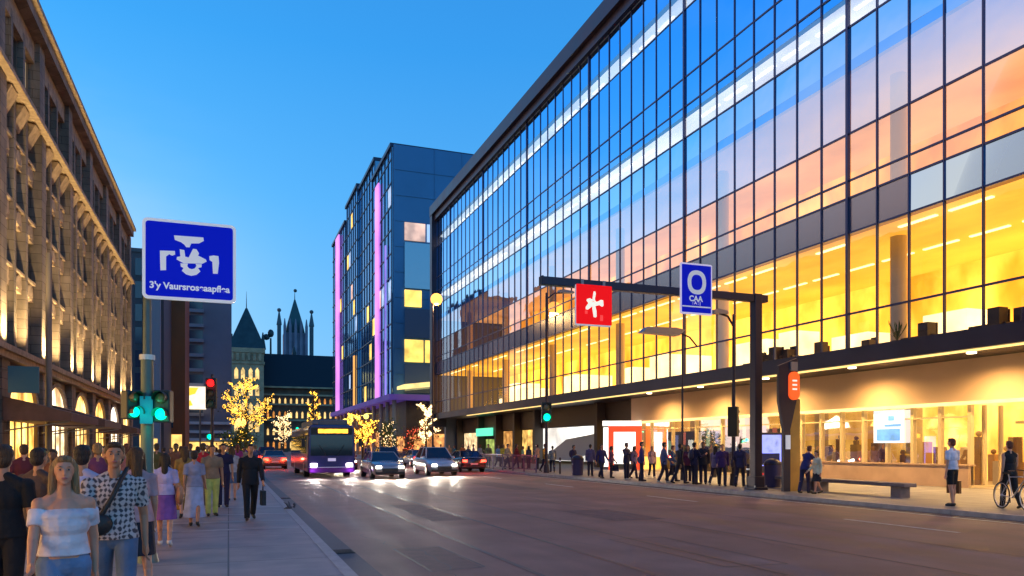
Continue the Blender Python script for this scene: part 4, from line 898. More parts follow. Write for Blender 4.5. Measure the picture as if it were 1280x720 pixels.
# ------------------------------------------------------------------ trees with string lights
bark = mat('bark', (.07, .045, .03), .9, var=.3, vscale=8, bump=.8)
def tree(px, d, h, cw, label, leaf, nleaf=900, bulbs=None, nb=200, blabel='', seed=1, z0f=.25, lsz=.22, group='street trees', bs=.07, bare=False):
    rr = random.Random(seed); x, y = spot(px, d); r = empty('tree', (x, y, 0), 0, label, 'tree', group)
    tips = []; segs = [((0, 0, h * .12), (0, 0, h * .85))] * 3
    b = MB(); b.tube([(0, 0, 0), (.05, 0, h * .3), (-.05, .05, h * .6), (0, 0, h * .85)], [h * .022, h * .017, h * .011, h * .004])
    for i in range(20 if not bare else 26):
        t = rr.uniform(z0f, .85); a = rr.uniform(0, 6.28); l = cw * rr.uniform(.5, 1.0) * (1.15 - t * .7); p0 = Vector((0, 0, h * t)); e = p0 + Vector((math.cos(a) * l, math.sin(a) * l, l * rr.uniform(.4, 1.0)))
        m_ = (p0 + e) / 2 + Vector((0, 0, -l * .12)); b.tube([p0, m_, e], [h * .008, h * .005, h * .002], None, 5); tips += [p0.lerp(m_, .6), m_, m_.lerp(e, .5), e]; segs += [(p0, m_), (m_, e)]
        for q in range(5):
            s0 = m_.lerp(e, rr.random()); e2 = s0 + Vector((rr.uniform(-1, 1), rr.uniform(-1, 1), rr.uniform(0, 1))) * l * .45; b.tube([s0, e2], [h * .003, h * .001], None, 4); tips.append(e2); segs.append((s0, e2))
    b.build('trunk', bark, r)
    if nleaf:
        b = MB()
        for i in range(nleaf):
            c = rr.choice(tips) + Vector((rr.gauss(0, 1), rr.gauss(0, 1), rr.gauss(0, 1))) * cw * .14
            u = Vector((rr.uniform(-1, 1), rr.uniform(-1, 1), rr.uniform(-1, 1))).normalized(); v = u.cross(Vector((rr.uniform(-1, 1), rr.uniform(-1, 1), 1))).normalized(); sz = lsz * rr.uniform(.6, 1.3)
            b.add([c - u * sz, c + v * sz * .5, c + u * sz, c - v * sz * .5], [(0, 1, 2, 3)])
        b.build('crown', mat(*leaf), r)
    if bulbs:
        b = MB()
        for i in range(nb):
            q0, q1 = rr.choice(segs); c = Vector(q0).lerp(Vector(q1), rr.random()) + Vector((rr.gauss(0, 1), rr.gauss(0, 1), rr.gauss(0, 1))) * cw * .02
            s_ = bs * rr.uniform(.6, 1.3); b.add([c + Vector(q) * s_ for q in ((1, 0, 0), (-1, 0, 0), (0, 1, 0), (0, -1, 0), (0, 0, 1), (0, 0, -1))], [(0, 2, 4), (2, 1, 4), (1, 3, 4), (3, 0, 4), (2, 0, 5), (1, 2, 5), (3, 1, 5), (0, 3, 5)])
        o = b.build('string_lights', bulbs); o.location = (x, y, 0); tag(o, blabel, 'string lights', 'string lights on the trees', 'stuff'); 
gold = glow('golden_bulb', (1, .50, .05), 3.2, sample=False); whiteb = glow('warm_bulb', (1, .66, .30), 2.4, sample=False); redb = glow('red_bulb', (1, .12, .05), 2, sample=False)
lf1 = ('leaf_olive', (.09, .085, .02), .6, 0., None, 0., .4, 2.); lf2 = ('leaf_green', (.06, .12, .02), .6, 0., None, 0., .4, 2.); lf3 = ('leaf_dark', (.03, .055, .02), .6, 0., None, 0., .4, 2.); lf4 = ('leaf_rust', (.20, .07, .02), .6, 0., None, 0., .4, 2.)
tree(308, 118, 12.5, 4.8, 'tree wound with golden lights in front of the square stone tower', lf1, 350, gold, 2200, 'golden string lights on the tree before the square stone tower', 2, bs=0.050)
tree(392, 140, 14, 1.7, 'slim tall tree wound with golden lights before the black roofed hall', lf1, 250, gold, 1300, 'golden string lights on the slim tree before the black roofed hall', 3, bs=0.055)
tree(354, 135, 8.0, 3.0, 'bare dark tree with warm white lights between the two golden ones', lf3, 160, whiteb, 700, 'warm white string lights on the bare tree between the golden ones', 5, bs=0.066)
tree(297, 70, 3.6, 1.7, 'small round olive green tree at the end of the left pavement', lf2, 1300, gold, 60, 'sparse golden lights in the small olive tree', 6, bs=.05, lsz=.13)
tree(453, 82, 5.6, 1.9, 'rust coloured small tree with many lights, right of the bus', lf4, 800, gold, 700, 'golden lights in the rust coloured tree right of the bus', 7, bs=.07, lsz=.14)
tree(482, 86, 4.6, 1.7, 'bright green small tree, second to the right of the bus', lf2, 1000, whiteb, 120, 'white lights in the bright green small tree', 8, bs=.06, lsz=.14)
tree(532, 80, 6.8, 1.6, 'slender tree lit cream and gold, in front of the canopy of the dark blue office', lf1, 300, whiteb, 800, 'cream string lights on the slender tree by the canopy', 9, bs=.08, lsz=.14)
tree(515, 76, 3.6, 1.3, 'low rusty shrub-like tree left of the slender cream lit one', lf4, 700, redb, 80, 'red lights in the low rusty tree', 10, bs=.05, lsz=.12)
tree(438, 100, 6.5, 1.8, 'dark small tree with gold lights directly behind the bus', lf3, 500, gold, 600, 'gold lights in the dark small tree behind the bus', 12, bs=.09, lsz=.14)

# ------------------------------------------------------------------ vehicles
tyre = mat('tyre_rubber', (.015, .015, .015), .8); rim = mat('wheel_rim', (.4, .4, .42), .3, .9); cg = mat('car_glass', (.015, .018, .025), .05, spec=.8); trim = mat('black_trim', (.02, .02, .02), .5)
hl_on = glow('headlight_on', (1, .93, .78), 12); tl_on = glow('taillight_on', (1, .03, .015), 9); hl_off = mat('headlight_off', (.5, .5, .5), .1, .3)
def wheel(root, x, y, z, r=.33, w=.22):
    t = part('wheel', root, lambda b: (b.cone((x - w / 2, y, z), r, r, w, None, 24, axis='x')), tyre)
    sd_ = 1 if x > 0 else -1
    part('rim', t, lambda b: (b.cone((x + sd_ * w / 2 - (.0 if sd_ > 0 else .02), y, z), r * .62, r * .55, .02, None, 16, axis='x')), rim)
def make_car(paintm, label, front_on, tall=0.):
    """front of the car faces -Y"""
    r = empty('car', (0, 0, 0), 0, label, 'car', 'cars on the road')
    st_ = [(-2.25, .70, .34, .58), (-2.15, .82, .24, .70), (-1.7, .88, .2, .82), (-.95, .9, .2, .94 + tall * .3), (0, .91, .2, .95 + tall * .3), (1.1, .91, .2, .97 + tall * .3), (1.75, .89, .22, 1.0 + tall * .3), (2.12, .85, .26, .97 + tall * .3), (2.24, .78, .36, .86 + tall * .3)]
    v, f = [], []
    for (y, w, zb_, zh) in st_:
        half = [(w * .9, zb_), (w, zb_ + .14), (w * 1.01, (zb_ + zh) / 2 + .05), (w * .975, zh - .07), (w * .86, zh - .005), (w * .4, zh + .02), (0, zh + .025)]
        ring_ = [(x, y, z) for x, z in half] + [(-x, y, z) for x, z in half[-2::-1]]; v += ring_
    n = 13
    for i in range(len(st_) - 1):
        for k in range(n - 1): a = i * n + k; f.append((a, a + n, a + n + 1, a + 1))
        f.append((i * n + n - 1, (i + 1) * n + n - 1, (i + 1) * n, i * n))
    f.append(tuple(range(n))); f.append(tuple(range((len(st_) - 1) * n, len(st_) * n))[::-1])
    b = MB(); b.add(v, f, paintm, True); b.build('body', None, r)
    zb_ = .95 + tall * .3; zr = 1.40 + tall; yb0, yt0, yt1, yb1 = -1.0, -.25, .95 + tall, 1.72
    A = [(-.80, yb0, zb_), (.80, yb0, zb_), (.80, yb1, zb_), (-.80, yb1, zb_)]; B = [(-.60, yt0, zr), (.60, yt0, zr), (.60, yt1, zr), (-.60, yt1, zr)]
    b = MB(); b.add(A + B, [(0, 1, 5, 4), (1, 2, 6, 5), (2, 3, 7, 6), (3, 0, 4, 7)]); b.build('window', cg, r)
    b = MB(); b.box(-.62, .62, yt0 - .02, yt1 + .02, zr - .02, zr + .03); ro = b.build('roof', paintm, r, bevel=.02)
    for q in ((0, 4), (1, 5), (2, 6), (3, 7)): part('pillar', r, lambda b: b.tube([(A + B)[q[0]], (A + B)[q[1]]], .035), paintm)
    for sx in (-1, 1): part('pillar', r, lambda b: b.tube([(sx * .81, .35, zb_), (sx * .605, .32, zr)], .03), paintm)
    for sx in (-1, 1):
        for y in (-1.4, 1.4): wheel(r, sx * .80, y, .33)
        part('mirror', r, lambda b: b.box(sx * .84, sx * 1.0, -.85, -.74, zb_ - .02, zb_ + .12), paintm, bevel=.02)
        part('headlight', r, lambda b: b.box(sx * .46, sx * .74, -2.27, -2.17, .56, .69), hl_on if front_on else hl_off, bevel=.02)
        part('taillight', r, lambda b: b.box(sx * .48, sx * .80, 2.2, 2.27, .70, .84), tl_on, bevel=.02)
        if front_on: lamp('headlight_lamp', 'SPOT', (sx * .6, -2.32, .62), 500, (1, .88, .70), r, .06, (0, -1, -.10), R(80), .6)
        lamp('taillight_lamp', 'POINT', (sx * .64, 2.36, .74), 20, (1, .06, .03), r, .08)
    part('grille', r, lambda b: b.box(-.42, .42, -2.275, -2.2, .36, .56), trim); part('number_plate', r, lambda b: b.box(-.25, .25, 2.235, 2.26, .5, .62), mat('plate', (.6, .6, .58), .5))
    part('bumper', r, lambda b: b.box(-.78, .78, -2.30, -2.12, .26, .38), trim, bevel=.03); part('bumper', r, lambda b: b.box(-.8, .8, 2.15, 2.29, .3, .44), trim, bevel=.03)
    return r
cp_ = lambda n, c: mat('car_paint_' + n, c, .25, .3, coat=.8)
def place_car(c, x, y, away): c.location = (x, y, Z0); c.rotation_euler.z = PI if away else 0
specs = [('silver', (.35, .36, .38), 8.0, 42.0, 0, 0, 'silver saloon with blazing headlights, coming on in the lane right of the bus'),
         ('black', (.02, .02, .025), 15.2, 50.0, 0, 1, 'black saloon with red tail lights driving away along the far kerb'),
         ('white', (.6, .6, .6), 11.8, 45.0, .25, 0, 'tall white car with headlights on, in the third lane'),
         ('red', (.35, .02, .02), 8.0, 58.0, 0, 0, 'dark red saloon with headlights on, behind the silver saloon'),
         ('grey', (.12, .12, .14), 11.8, 60.0, .25, 0, 'tall grey car with headlights on, behind the tall white one'),
         ('blue', (.03, .06, .18), 15.2, 64.0, 0, 1, 'dark blue saloon driving away by the farthest railing'),
         ('tan', (.30, .24, .16), 3.3, 62.0, 0, 1, 'tan saloon with red tail lights, left of the bus'),
         ('maroon', (.18, .02, .04), 3.4, 76.0, .25, 1, 'tall maroon car with red tail lights, ahead of the tan saloon'),
         ('pearl', (.55, .52, .48), 8.0, 78.0, 0, 0, 'pearl coloured saloon with headlights on, far behind the bus')]
for n, c, x, y, tall, away, lab in specs:
    place_car(make_car(cp_(n, c), lab, not away, tall), x, y, away)
# bus
bus = empty('bus', (0, 0, 0), 0, 'dark purple city bus with an amber destination display, driving towards the camera', 'bus')
bp_ = mat('bus_purple', (.05, .03, .14), .3, .3, coat=.6)
part('body', bus, lambda b: b.prism([(-1.27, .32), (1.27, .32), (1.28, 1.3), (1.24, 2.7), (1.1, 2.88), (-1.1, 2.88), (-1.24, 2.7), (-1.28, 1.3)], 'y', 0, 11.5), bp_, bevel=.08)
part('windscreen', bus, lambda b: b.prism([(-1.12, 1.22), (1.12, 1.22), (1.10, 2.32), (-1.10, 2.32)], 'y', -.03, .0), cg)
part('destination_display', bus, lambda b: (b.box(-1.1, 1.1, -.045, -.001, 2.36, 2.74, trim), b.box(-.72, .86, -.06, -.046, 2.44, 2.66, glow('amber_display', (1, .42, .03), 2.2, .5, 6))), None)
for sx in (-1, 1):
    part('headlight', bus, lambda b: b.box(sx * .78, sx * 1.12, -.05, .0, .62, .80), hl_on, bevel=.01); lamp('headlight_lamp', 'SPOT', (sx * .95, -.12, .7), 260, (1, .85, .75), bus, .06, (0, -1, -.12), R(70), .6)
    part('window', bus, lambda b: b.box(sx * 1.262, sx * 1.29, .8, 11, 1.35, 2.3), cg)
    part('mirror', bus, lambda b: (b.box(sx * 1.42, sx * 1.6, -.3, -.18, 1.7, 2.15), b.tube([(sx * 1.2, -.02, 2.3), (sx * 1.5, -.25, 2.35), (sx * 1.5, -.25, 2.1)], .02)), trim)
    for y in (2.3, 8.5): wheel(bus, sx * 1.12, y, .48, .48, .28)
    lamp('marker_lamp', 'POINT', (sx * 1.0, -.35, .4), 5, (.5, .1, 1), bus, .1)
part('bumper', bus, lambda b: (b.box(-1.2, 1.2, -.1, .0, .3, .55)), mat('bus_magenta', (.22, .03, .25), .4), bevel=.03)
part('front_stripe', bus, lambda b: (b.box(-.2, .22, -.02, -.001, .92, 1.08), b.box(-1.2, 1.2, -.015, -.001, .58, .6)), MATS['sign_rim'])
part('roof_unit', bus, lambda b: (b.box(-.95, .95, .6, 3.6, 2.89, 3.2), b.box(-.8, .8, 5, 9, 2.89, 3.25), b.box(-1.0, -.7, .2, .5, 2.885, 3.05)), mat('roof_unit_grey', (.16, .17, .2), .5), bevel=.05)
for x_ in (-.3, .3): part('wiper', bus, lambda b: b.tube([(x_, -.05, 1.2), (x_ * 2.2, -.05, 1.8)], .015), trim)
bus.location = (5.25, 42.0, Z0)
# ------------------------------------------------------------------ people
def capsule(b, p0, p1, r0, r1, n=10, flat=False, k=3):
    p0, p1 = Vector(p0), Vector(p1); d = (p1 - p0); l = d.length or 1e-5; d = d / l
    q = d.to_track_quat('Z', 'Y'); rings = []
    if not flat:
        for i in range(k): a = PI / 2 * (1 - i / k); rings.append((-r0 * math.sin(a), max(r0 * math.cos(a), r0 * .02)))
    rings += [(0, r0), (l * .5, (r0 + r1) / 2), (l, r1)]
    if not flat:
        for i in range(1, k + 1): a = PI / 2 * i / k; rings.append((l + r1 * math.sin(a), max(r1 * math.cos(a), r1 * .02)))
    v = []
    for z, r in rings:
        for j in range(n): t = 2 * PI * j / n; v.append(p0 + q @ Vector((r * math.cos(t), r * math.sin(t), z)))
    m = len(rings); f = [(i * n + j, i * n + (j + 1) % n, (i + 1) * n + (j + 1) % n, (i + 1) * n + j) for i in range(m - 1) for j in range(n)]
    f += [tuple(range(n))[::-1], tuple(range((m - 1) * n, m * n))]
    b.add(v, f, None, True)
def fuse(b, name, voxel, smooth=4, dec=None):
    o = bpy.data.objects.new('tmp', b.mesh('tmp')); COL.objects.link(o)
    r = o.modifiers.new('r', 'REMESH'); r.mode = 'VOXEL'; r.voxel_size = voxel; r.use_smooth_shade = True
    s_ = o.modifiers.new('s', 'SMOOTH'); s_.iterations = smooth; s_.factor = .5
    if dec: d_ = o.modifiers.new('d', 'DECIMATE'); d_.ratio = dec
    dg = bpy.context.evaluated_depsgraph_get(); me = bpy.data.meshes.new_from_object(o.evaluated_get(dg)); me.name = name
    me.materials.clear(); me.materials.append(None); bpy.data.objects.remove(o)
    me.polygons.foreach_set('use_smooth', [True] * len(me.polygons)); return me
class Fig:
    """figure 1.75 m tall, facing -Y; meshes are made once and shared by copies"""
    def __init__(s, fem=False, lt=(0, 0), lk=(5, 5), at=(0, 0), ae=(15, 15), ao=(8, 8), fine=False, long_hair=False, lean=0, seed=0):
        s.fem, s.fine, s.long = fem, fine, long_hair
        s.vox = .0075 if fine else .015
        sh = .165 if fem else .195; s.sh = sh; hipw = .092
        L = R(lean)
        def bend(p):  # lean forward about the hips
            x, y, z = p; dz = z - .95; return Vector((x, y - dz * math.sin(L) if dz > 0 else y, .95 + dz * math.cos(L) if dz > 0 else z))
        s.bend = bend
        s.hip, s.knee, s.ank, s.toe = [], [], [], []
        low = 9
        for i, sx in enumerate((-1, 1)):
            a, k = R(lt[i]), R(lk[i]); h = Vector((sx * hipw, 0, .93)); kn = h + Vector((sx * .0, -math.sin(a), -math.cos(a))) * .44
            an = kn + Vector((-sx * .01, -math.sin(a - k), -math.cos(a - k))) * .42
            s.hip.append(h); s.knee.append(kn); s.ank.append(an); s.toe.append(math.sin(k - a) if False else (a - k)); low = min(low, an.z)
        s.dz = .075 - low
        for q in (s.hip, s.knee, s.ank):
            for v in q: v.z += s.dz
        s.shd, s.elb, s.wri = [], [], []
        for i, sx in enumerate((-1, 1)):
            p = bend((sx * sh, .01, 1.395)) + Vector((0, 0, s.dz)); a, o_, e = R(at[i]), R(ao[i]), R(ae[i])
            el = p + Vector((sx * math.sin(o_), -math.sin(a) * math.cos(o_), -math.cos(a) * math.cos(o_))) * .29
            wr = el + Vector((sx * math.sin(o_) * .3, -math.sin(a + e), -math.cos(a + e))).normalized() * .26
            s.shd.append(p); s.elb.append(el); s.wri.append(wr)
        s.body = s.mk_body(); s.hair = s.mk_hair()
    def P(s, x, y, z): return s.bend((x, y, z)) + Vector((0, 0, s.dz))
    def ell(s, b, c, r, n=14, k=10): b.ball(tuple(c), r, None, n, k)
    def torso(s, b, o=0., hips=True):
        f = s.fem
        if hips: s.ell(b, s.P(0, .0, .95), ((.165 if f else .16) + o, .105 + o, .13 + o))
        s.ell(b, s.P(0, 0, 1.12), ((.125 if f else .148) + o, .09 + o, .15 + o))
        s.ell(b, s.P(0, .0, 1.28), ((.145 if f else .168) + o, .10 + o, .17 + o)); capsule(b, s.P(-s.sh * .80, .01, 1.385), s.P(s.sh * .80, .01, 1.385), .055 + o * .7, .055 + o * .7)
        for sx in (-1, 1): capsule(b, s.P(sx * s.sh * .85, .012, 1.395), s.P(sx * .035, .015, 1.475), .045 + o * .5, .04 + o * .4)
        if f:
            for sx in (-1, 1): s.ell(b, s.P(sx * .07, -.075, 1.27), (.06 + o, .055 + o, .06 + o))
    def mk_body(s):
        b = MB(); s.torso(b); P = s.P
        capsule(b, P(0, .01, 1.42), P(0, -.005, 1.56), .056, .05)
        hc = P(0, -.02, 1.645); s.hc = hc
        s.ell(b, hc + Vector((0, .008, .02)), (.074, .092, .092)); s.ell(b, hc + Vector((0, -.022, -.035)), (.056, .062, .07)); s.ell(b, hc + Vector((0, -.055, -.085)), (.026, .022, .02))
        capsule(b, hc + Vector((0, -.083, .015)), hc + Vector((0, -.105, -.022)), .008, .013, 8); s.ell(b, hc + Vector((0, -.083, -.05)), (.024, .011, .009))
        for sx in (-1, 1): s.ell(b, hc + Vector((sx * .077, .01, -.005)), (.010, .02, .03)); s.ell(b, hc + Vector((sx * .03, -.084, .035)), (.022, .008, .006))
        for i, sx in enumerate((-1, 1)):
            capsule(b, s.hip[i], s.knee[i], .085, .056, 12); capsule(b, s.knee[i], s.ank[i], .054, .036, 12); s.ell(b, s.knee[i].lerp(s.ank[i], .3) + Vector((0, .014, 0)), (.05, .052, .11))
            tp = s.toe[i]; a = s.ank[i]; capsule(b, a + Vector((0, .03, -.04)), a + Vector((sx * .02, -.15 * math.cos(tp), -.045 + .1 * math.sin(tp))), .034, .03, 10)
            capsule(b, s.shd[i], s.elb[i], .05, .038, 12); capsule(b, s.elb[i], s.wri[i], .038, .026, 12); s.ell(b, s.shd[i], (.052, .052, .052))
            d = (s.wri[i] - s.elb[i]).normalized(); side = Vector((0, -1, 0)); side = (side - d * side.dot(d)).normalized(); pal = d.cross(side) * sx
            w = s.wri[i]; capsule(b, w, w + d * .075, .026, .030, 10)
            for j, (o_, ln) in enumerate(((-.030, .062), (-.010, .075), (.010, .08), (.029, .072))):
                k0 = w + d * .085 + side * o_; k1 = k0 + d * ln * .5 - pal * .006; k2 = k1 + d * ln * .42 - pal * .02; r_ = .0095 if s.fine else .013
                capsule(b, w + d * .05 + side * o_ * .8, k0, r_, r_, 7); capsule(b, k0, k1, r_, r_ * .95, 7); capsule(b, k1, k2, r_ * .95, r_ * .8, 7)
            t0 = w + d * .03 + side * .022; t1 = t0 + (side * .8 + d * .6).normalized() * .04; t2 = t1 + (side * .25 + d).normalized() * .032; capsule(b, t0, t1, .0125, .011, 7); capsule(b, t1, t2, .011, .009, 7)
        return fuse(b, 'body', s.vox, 3, None if s.fine else .5)
    def mk_hair(s):
        b = MB(); c = s.hc
        s.ell(b, c + Vector((0, .026, .038)), (.086, .094, .088)); s.ell(b, c + Vector((0, .045, -.02)), (.078, .07, .08)); s.ell(b, c + Vector((0, -.035, .092)), (.06, .045, .03))
        if s.long:
            for sx in (-1, 1): capsule(b, c + Vector((sx * .07, .01, .03)), c + Vector((sx * .085, .03, -.20)), .032, .028, 8)
            capsule(b, c + Vector((0, .06, .0)), c + Vector((0, .085, -.24)), .07, .055, 10)
        return fuse(b, 'hair', s.vox, 3, None if s.fine else .5)
    def top(s, sleeve='short', hem=.92, off=.016, strapless=False):
        b = MB(); f = s.fem
        if strapless:
            s.ell(b, s.P(0, 0, 1.09), (.15 + off, .11 + off, .16)); s.ell(b, s.P(0, -.005, 1.23), (.165 + off, .12 + off, .135)); s.ell(b, s.P(0, -.02, 1.235), (.175, .150, .115)); s.ell(b, s.P(0, -.01, 1.11), (.165, .13, .14))
            s.ell(b, s.P(0, -.015, 1.30), (.185, .145, .07)); capsule(b, s.P(-s.sh * 1.0, .0, 1.305), s.P(s.sh * 1.0, .0, 1.305), .062, .062)
            for i in range(2): capsule(b, s.shd[i].lerp(s.elb[i], .18), s.shd[i].lerp(s.elb[i], .62), .066, .060, 14, flat=True)
        else: s.torso(b, off, False)
        capsule(b, s.P(0, 0, 1.12), s.P(0, 0, hem), .10, .115, flat=True)
        me_ = b
        # waist drape: widened band down to the hem
        n = 18; v = []
        for z, rx, ry in ((1.16, .135 + off, .10 + off), (1.0, .158 + off + .01, .118 + off), (hem, .17 + off + .014, .126 + off)):
            for j in range(n): t = 2 * PI * j / n; v.append(s.P(rx * math.cos(t), ry * math.sin(t), z))
        b.add(v, [(i * n + j, i * n + (j + 1) % n, (i + 1) * n + (j + 1) % n, (i + 1) * n + j) for i in range(2) for j in range(n)] + [tuple(range(n)), tuple(range(2 * n, 3 * n))[::-1]], None, True)
        if not strapless:
            for i in range(2):
                if sleeve == 'none': continue
                e = s.elb[i] if sleeve == 'long' else s.shd[i].lerp(s.elb[i], .7)
                s.ell(b, s.shd[i], (.054 + off * .7, .054 + off * .7, .054 + off * .6)); capsule(b, s.shd[i], e, .050 + off * .8, .043 + off, 12, flat=True)
                if sleeve == 'long': capsule(b, s.elb[i], s.elb[i].lerp(s.wri[i], .97), .042 + off, .032 + off * .8, 12, flat=True)
        return fuse(b, 'shirt', s.vox, 3, None if s.fine else .5)
    def legs(s, kind='trousers', off=.014):
        b = MB()
        if kind == 'trousers' or kind == 'shorts':
            s.ell(b, s.P(0, 0, .94), (.162 + off * .4, .104 + off * .3, .12))
            for i in range(2):
                if kind == 'trousers': capsule(b, s.hip[i], s.knee[i], .086 + off, .06 + off, 14); capsule(b, s.knee[i], s.ank[i].lerp(s.knee[i], -.04), .058 + off, .05 + off, 14, flat=True)
                else: capsule(b, s.hip[i], s.hip[i].lerp(s.knee[i], .85), .088 + off, .07 + off, 14, flat=True)
        else:
            zl = .52 if kind == 'skirt' else .22; n = 20; v = []
            K = [(1.08, .14, .10), (.96, .18, .125), ((.96 + zl) / 2, .20, .155), (zl, .215 if kind == 'skirt' else .25, .19)]
            for z, rx, ry in K:
                for j in range(n): t = 2 * PI * j / n; w_ = 1 + (.04 * math.sin(6 * t) if z < .9 else 0); v.append(Vector((rx * w_ * math.cos(t), ry * w_ * math.sin(t), z + s.dz)))
            b.add(v, [(i * n + j, i * n + (j + 1) % n, (i + 1) * n + (j + 1) % n, (i + 1) * n + j) for i in range(3) for j in range(n)] + [tuple(range(n)), tuple(range(3 * n, 4 * n))[::-1]], None, True)
        return fuse(b, kind, s.vox, 3, None if s.fine else .5)
    def shoes(s):
        b = MB()
        for i, sx in enumerate((-1, 1)):
            tp = s.toe[i]; a = s.ank[i]; t = a + Vector((sx * .02, -.16 * math.cos(tp), -.04 + .1 * math.sin(tp))); capsule(b, a + Vector((0, .03, -.035)), t, .043, .037, 10); capsule(b, a + Vector((0, .01, .01)), a + Vector((0, .0, -.03)), .045, .045, 8, flat=True)
        return fuse(b, 'shoes', s.vox, 2, None if s.fine else .6)
    def bag(s, kind='tote', side=1):
        b = MB(); i = 1 if side > 0 else 0; w = s.wri[i]
        if kind == 'tote': b.box(w.x - .05, w.x + .05, w.y - .19, w.y + .15, w.z - .55, w.z - .22); b.tube([w + Vector((0, -.1, -.23)), w + Vector((0, -.02, -.06)), w + Vector((0, .08, -.23))], .008)
        if kind == 'round': b.ball((s.sh * side + .10 * side, .04, .95), (.07, .17, .19)); b.tube([(side * .08, .02, 1.52), (s.sh * side + .08 * side, -.02, 1.25), (s.sh * side + .11 * side, .02, 1.08)], .014)
        if kind == 'backpack': b.ball((0, .19, 1.25), (.15, .10, .22)); [b.tube([(q, .14, 1.42), (q, .02, 1.50), (q, -.10, 1.42), (q * 1.25, -.12, 1.28), (q * 1.4, .05, 1.08)], .018) for q in (-.11, .11)]
        if kind == 'sling': b.ball((-side * .14, -.13, 1.02), (.13, .06, .10)); b.tube([(side * .10, .05, 1.49), (side * .05, -.10, 1.40), (-side * .02, -.155, 1.25), (-side * .1, -.14, 1.1)], .02); b.tube([(side * .10, .05, 1.49), (0, .14, 1.3), (-side * .15, .11, 1.08)], .02)
        me = b.mesh('bag'); return me
CL = {}
def cloth(c, rough=.85, key=None):
    k = key or 'cloth_%02x%02x%02x' % tuple(int(min(1, x) * 255) for x in c)
    return mat(k, c, rough, var=.22, vscale=6, bump=.8, bscale=9)
SK = [mat('skin_%d' % i, c, .5, var=.06, vscale=9) for i, c in enumerate(((.62, .30, .19), (.50, .23, .13), (.20, .10, .06), (.62, .38, .29)))]
HR = {'black': (.012, .01, .012), 'brown': (.06, .03, .015), 'fair': (.30, .18, .08), 'auburn': (.16, .04, .02), 'grey': (.3, .29, .28)}
def child(name, me, m, root, own=True):
    o = bpy.data.objects.new(name, me); COL.objects.link(o); o.parent = root
    if not me.materials: me.materials.append(None)
    o.material_slots[0].link = 'OBJECT'; o.material_slots[0].material = m; return o
CACHE = {}
def person(fig, px, d, H, label, hair='black', skin=0, shirt=(.5, .5, .5), sleeve='short', low=(.03, .03, .05), kind='trousers', shoe=(.02, .02, .02), face=0, bag=None, bagc=(.02, .02, .02), bagside=1, group=None, x=None, y=None, hem=.92, strapless=False, patt=None, z=0.):
    """face: degrees; 0 looks back along the street towards the camera, 180 walks away"""
    if x is None: x, y = spot(px, d)
    o = bpy.data.objects.new('person', fig.body); COL.objects.link(o)
    o.material_slots[0].link = 'OBJECT'; o.material_slots[0].material = SK[skin]
    o.location = (x, y, z); o.rotation_euler.z = R(face); k = H / 1.75; o.scale = (k, k, k); tag(o, label, 'person', group)
    def get(key, fn):
        kk = (id(fig), key)
        if kk not in CACHE: CACHE[kk] = fn()
        return CACHE[kk]
    child('hair', fig.hair, mat('hair_' + hair, HR[hair], .55, var=.45, vscale=45, bump=1.0, bscale=70, stretch=(1, 1, .12)), o)
    child('shirt' if not strapless else 'blouse', get(('top', sleeve, hem, strapless), lambda: fig.top(sleeve, hem, strapless=strapless)), patt or cloth(shirt), o)
    child(kind, get(kind, lambda: fig.legs(kind)), cloth(low), o)
    child('shoes', get('shoes', fig.shoes), cloth(shoe, .5), o)
    if bag: child('bag', get(('bag', bag, bagside), lambda: fig.bag(bag, bagside)), cloth(bagc, .6), o)
    if fig.fine:
        for sx in (-1, 1):
            b = MB(); c = fig.hc + Vector((sx * .029, -.0765, .014)); b.ball(c, (.0115, .009, .006), None, 12, 8); child('eye', b.mesh('eye'), mat('eye_white', (.38, .33, .30), .5), o)
            b = MB(); b.ball(c + Vector((0, -.0075, 0)), (.0058, .004, .0058), None, 10, 6); e_ = child('iris', b.mesh('iris'), mat('eye_dark', (.03, .02, .015), .1), o)
            b = MB(); b.tube([c + Vector((-.018 , -.005, .019)), c + Vector((0, -.0125, .024)), c + Vector((.018, -.005, .019))], [.002, .0035, .002], None, 6); child('eyebrow', b.mesh('eyebrow'), MATS['hair_' + hair], o)
        b = MB(); c = fig.hc + Vector((0, -.092, -.050)); b.ball(c, (.022, .006, .0075), None, 12, 6); child('mouth', b.mesh('mouth'), mat('lip', (.45, .14, .12), .4), o)
    return o
# figures: near ones finely modelled
wf1 = Fig(True, (20, -16), (8, 26), (22, -16), (34, 14), fine=True, long_hair=True); mf1 = Fig(False, (-16, 22), (26, 8), (26, -14), (75, 22), fine=True)
mf2 = Fig(False, (-4, 6), (4, 6), (0, 6), (8, 14), fine=True); wf2 = Fig(True, (-14, 16), (20, 6), (8, -6), (20, 30), fine=True, long_hair=True)
M1 = Fig(False, (18, -16), (10, 16), (-16, 18), (14, 22)); M2 = Fig(False, (3, -3), (3, 5), (4, -4), (14, 10)); M3 = Fig(False, (2, 4), (2, 5), (30, 4), (85, 12)); M4 = Fig(False, (-12, 20), (12, 18), (16, -12), (30, 16))
W1 = Fig(True, (16, -14), (8, 18), (-12, 14), (14, 22), long_hair=True); W2 = Fig(True, (3, 0), (4, 4), (4, 2), (16, 40), long_hair=True); W3 = Fig(True, (-10, 14), (22, 8), (10, -8), (40, 16)); B1 = Fig(True, (10, -8), (8, 10), (40, 45), (30, 25), lean=22)
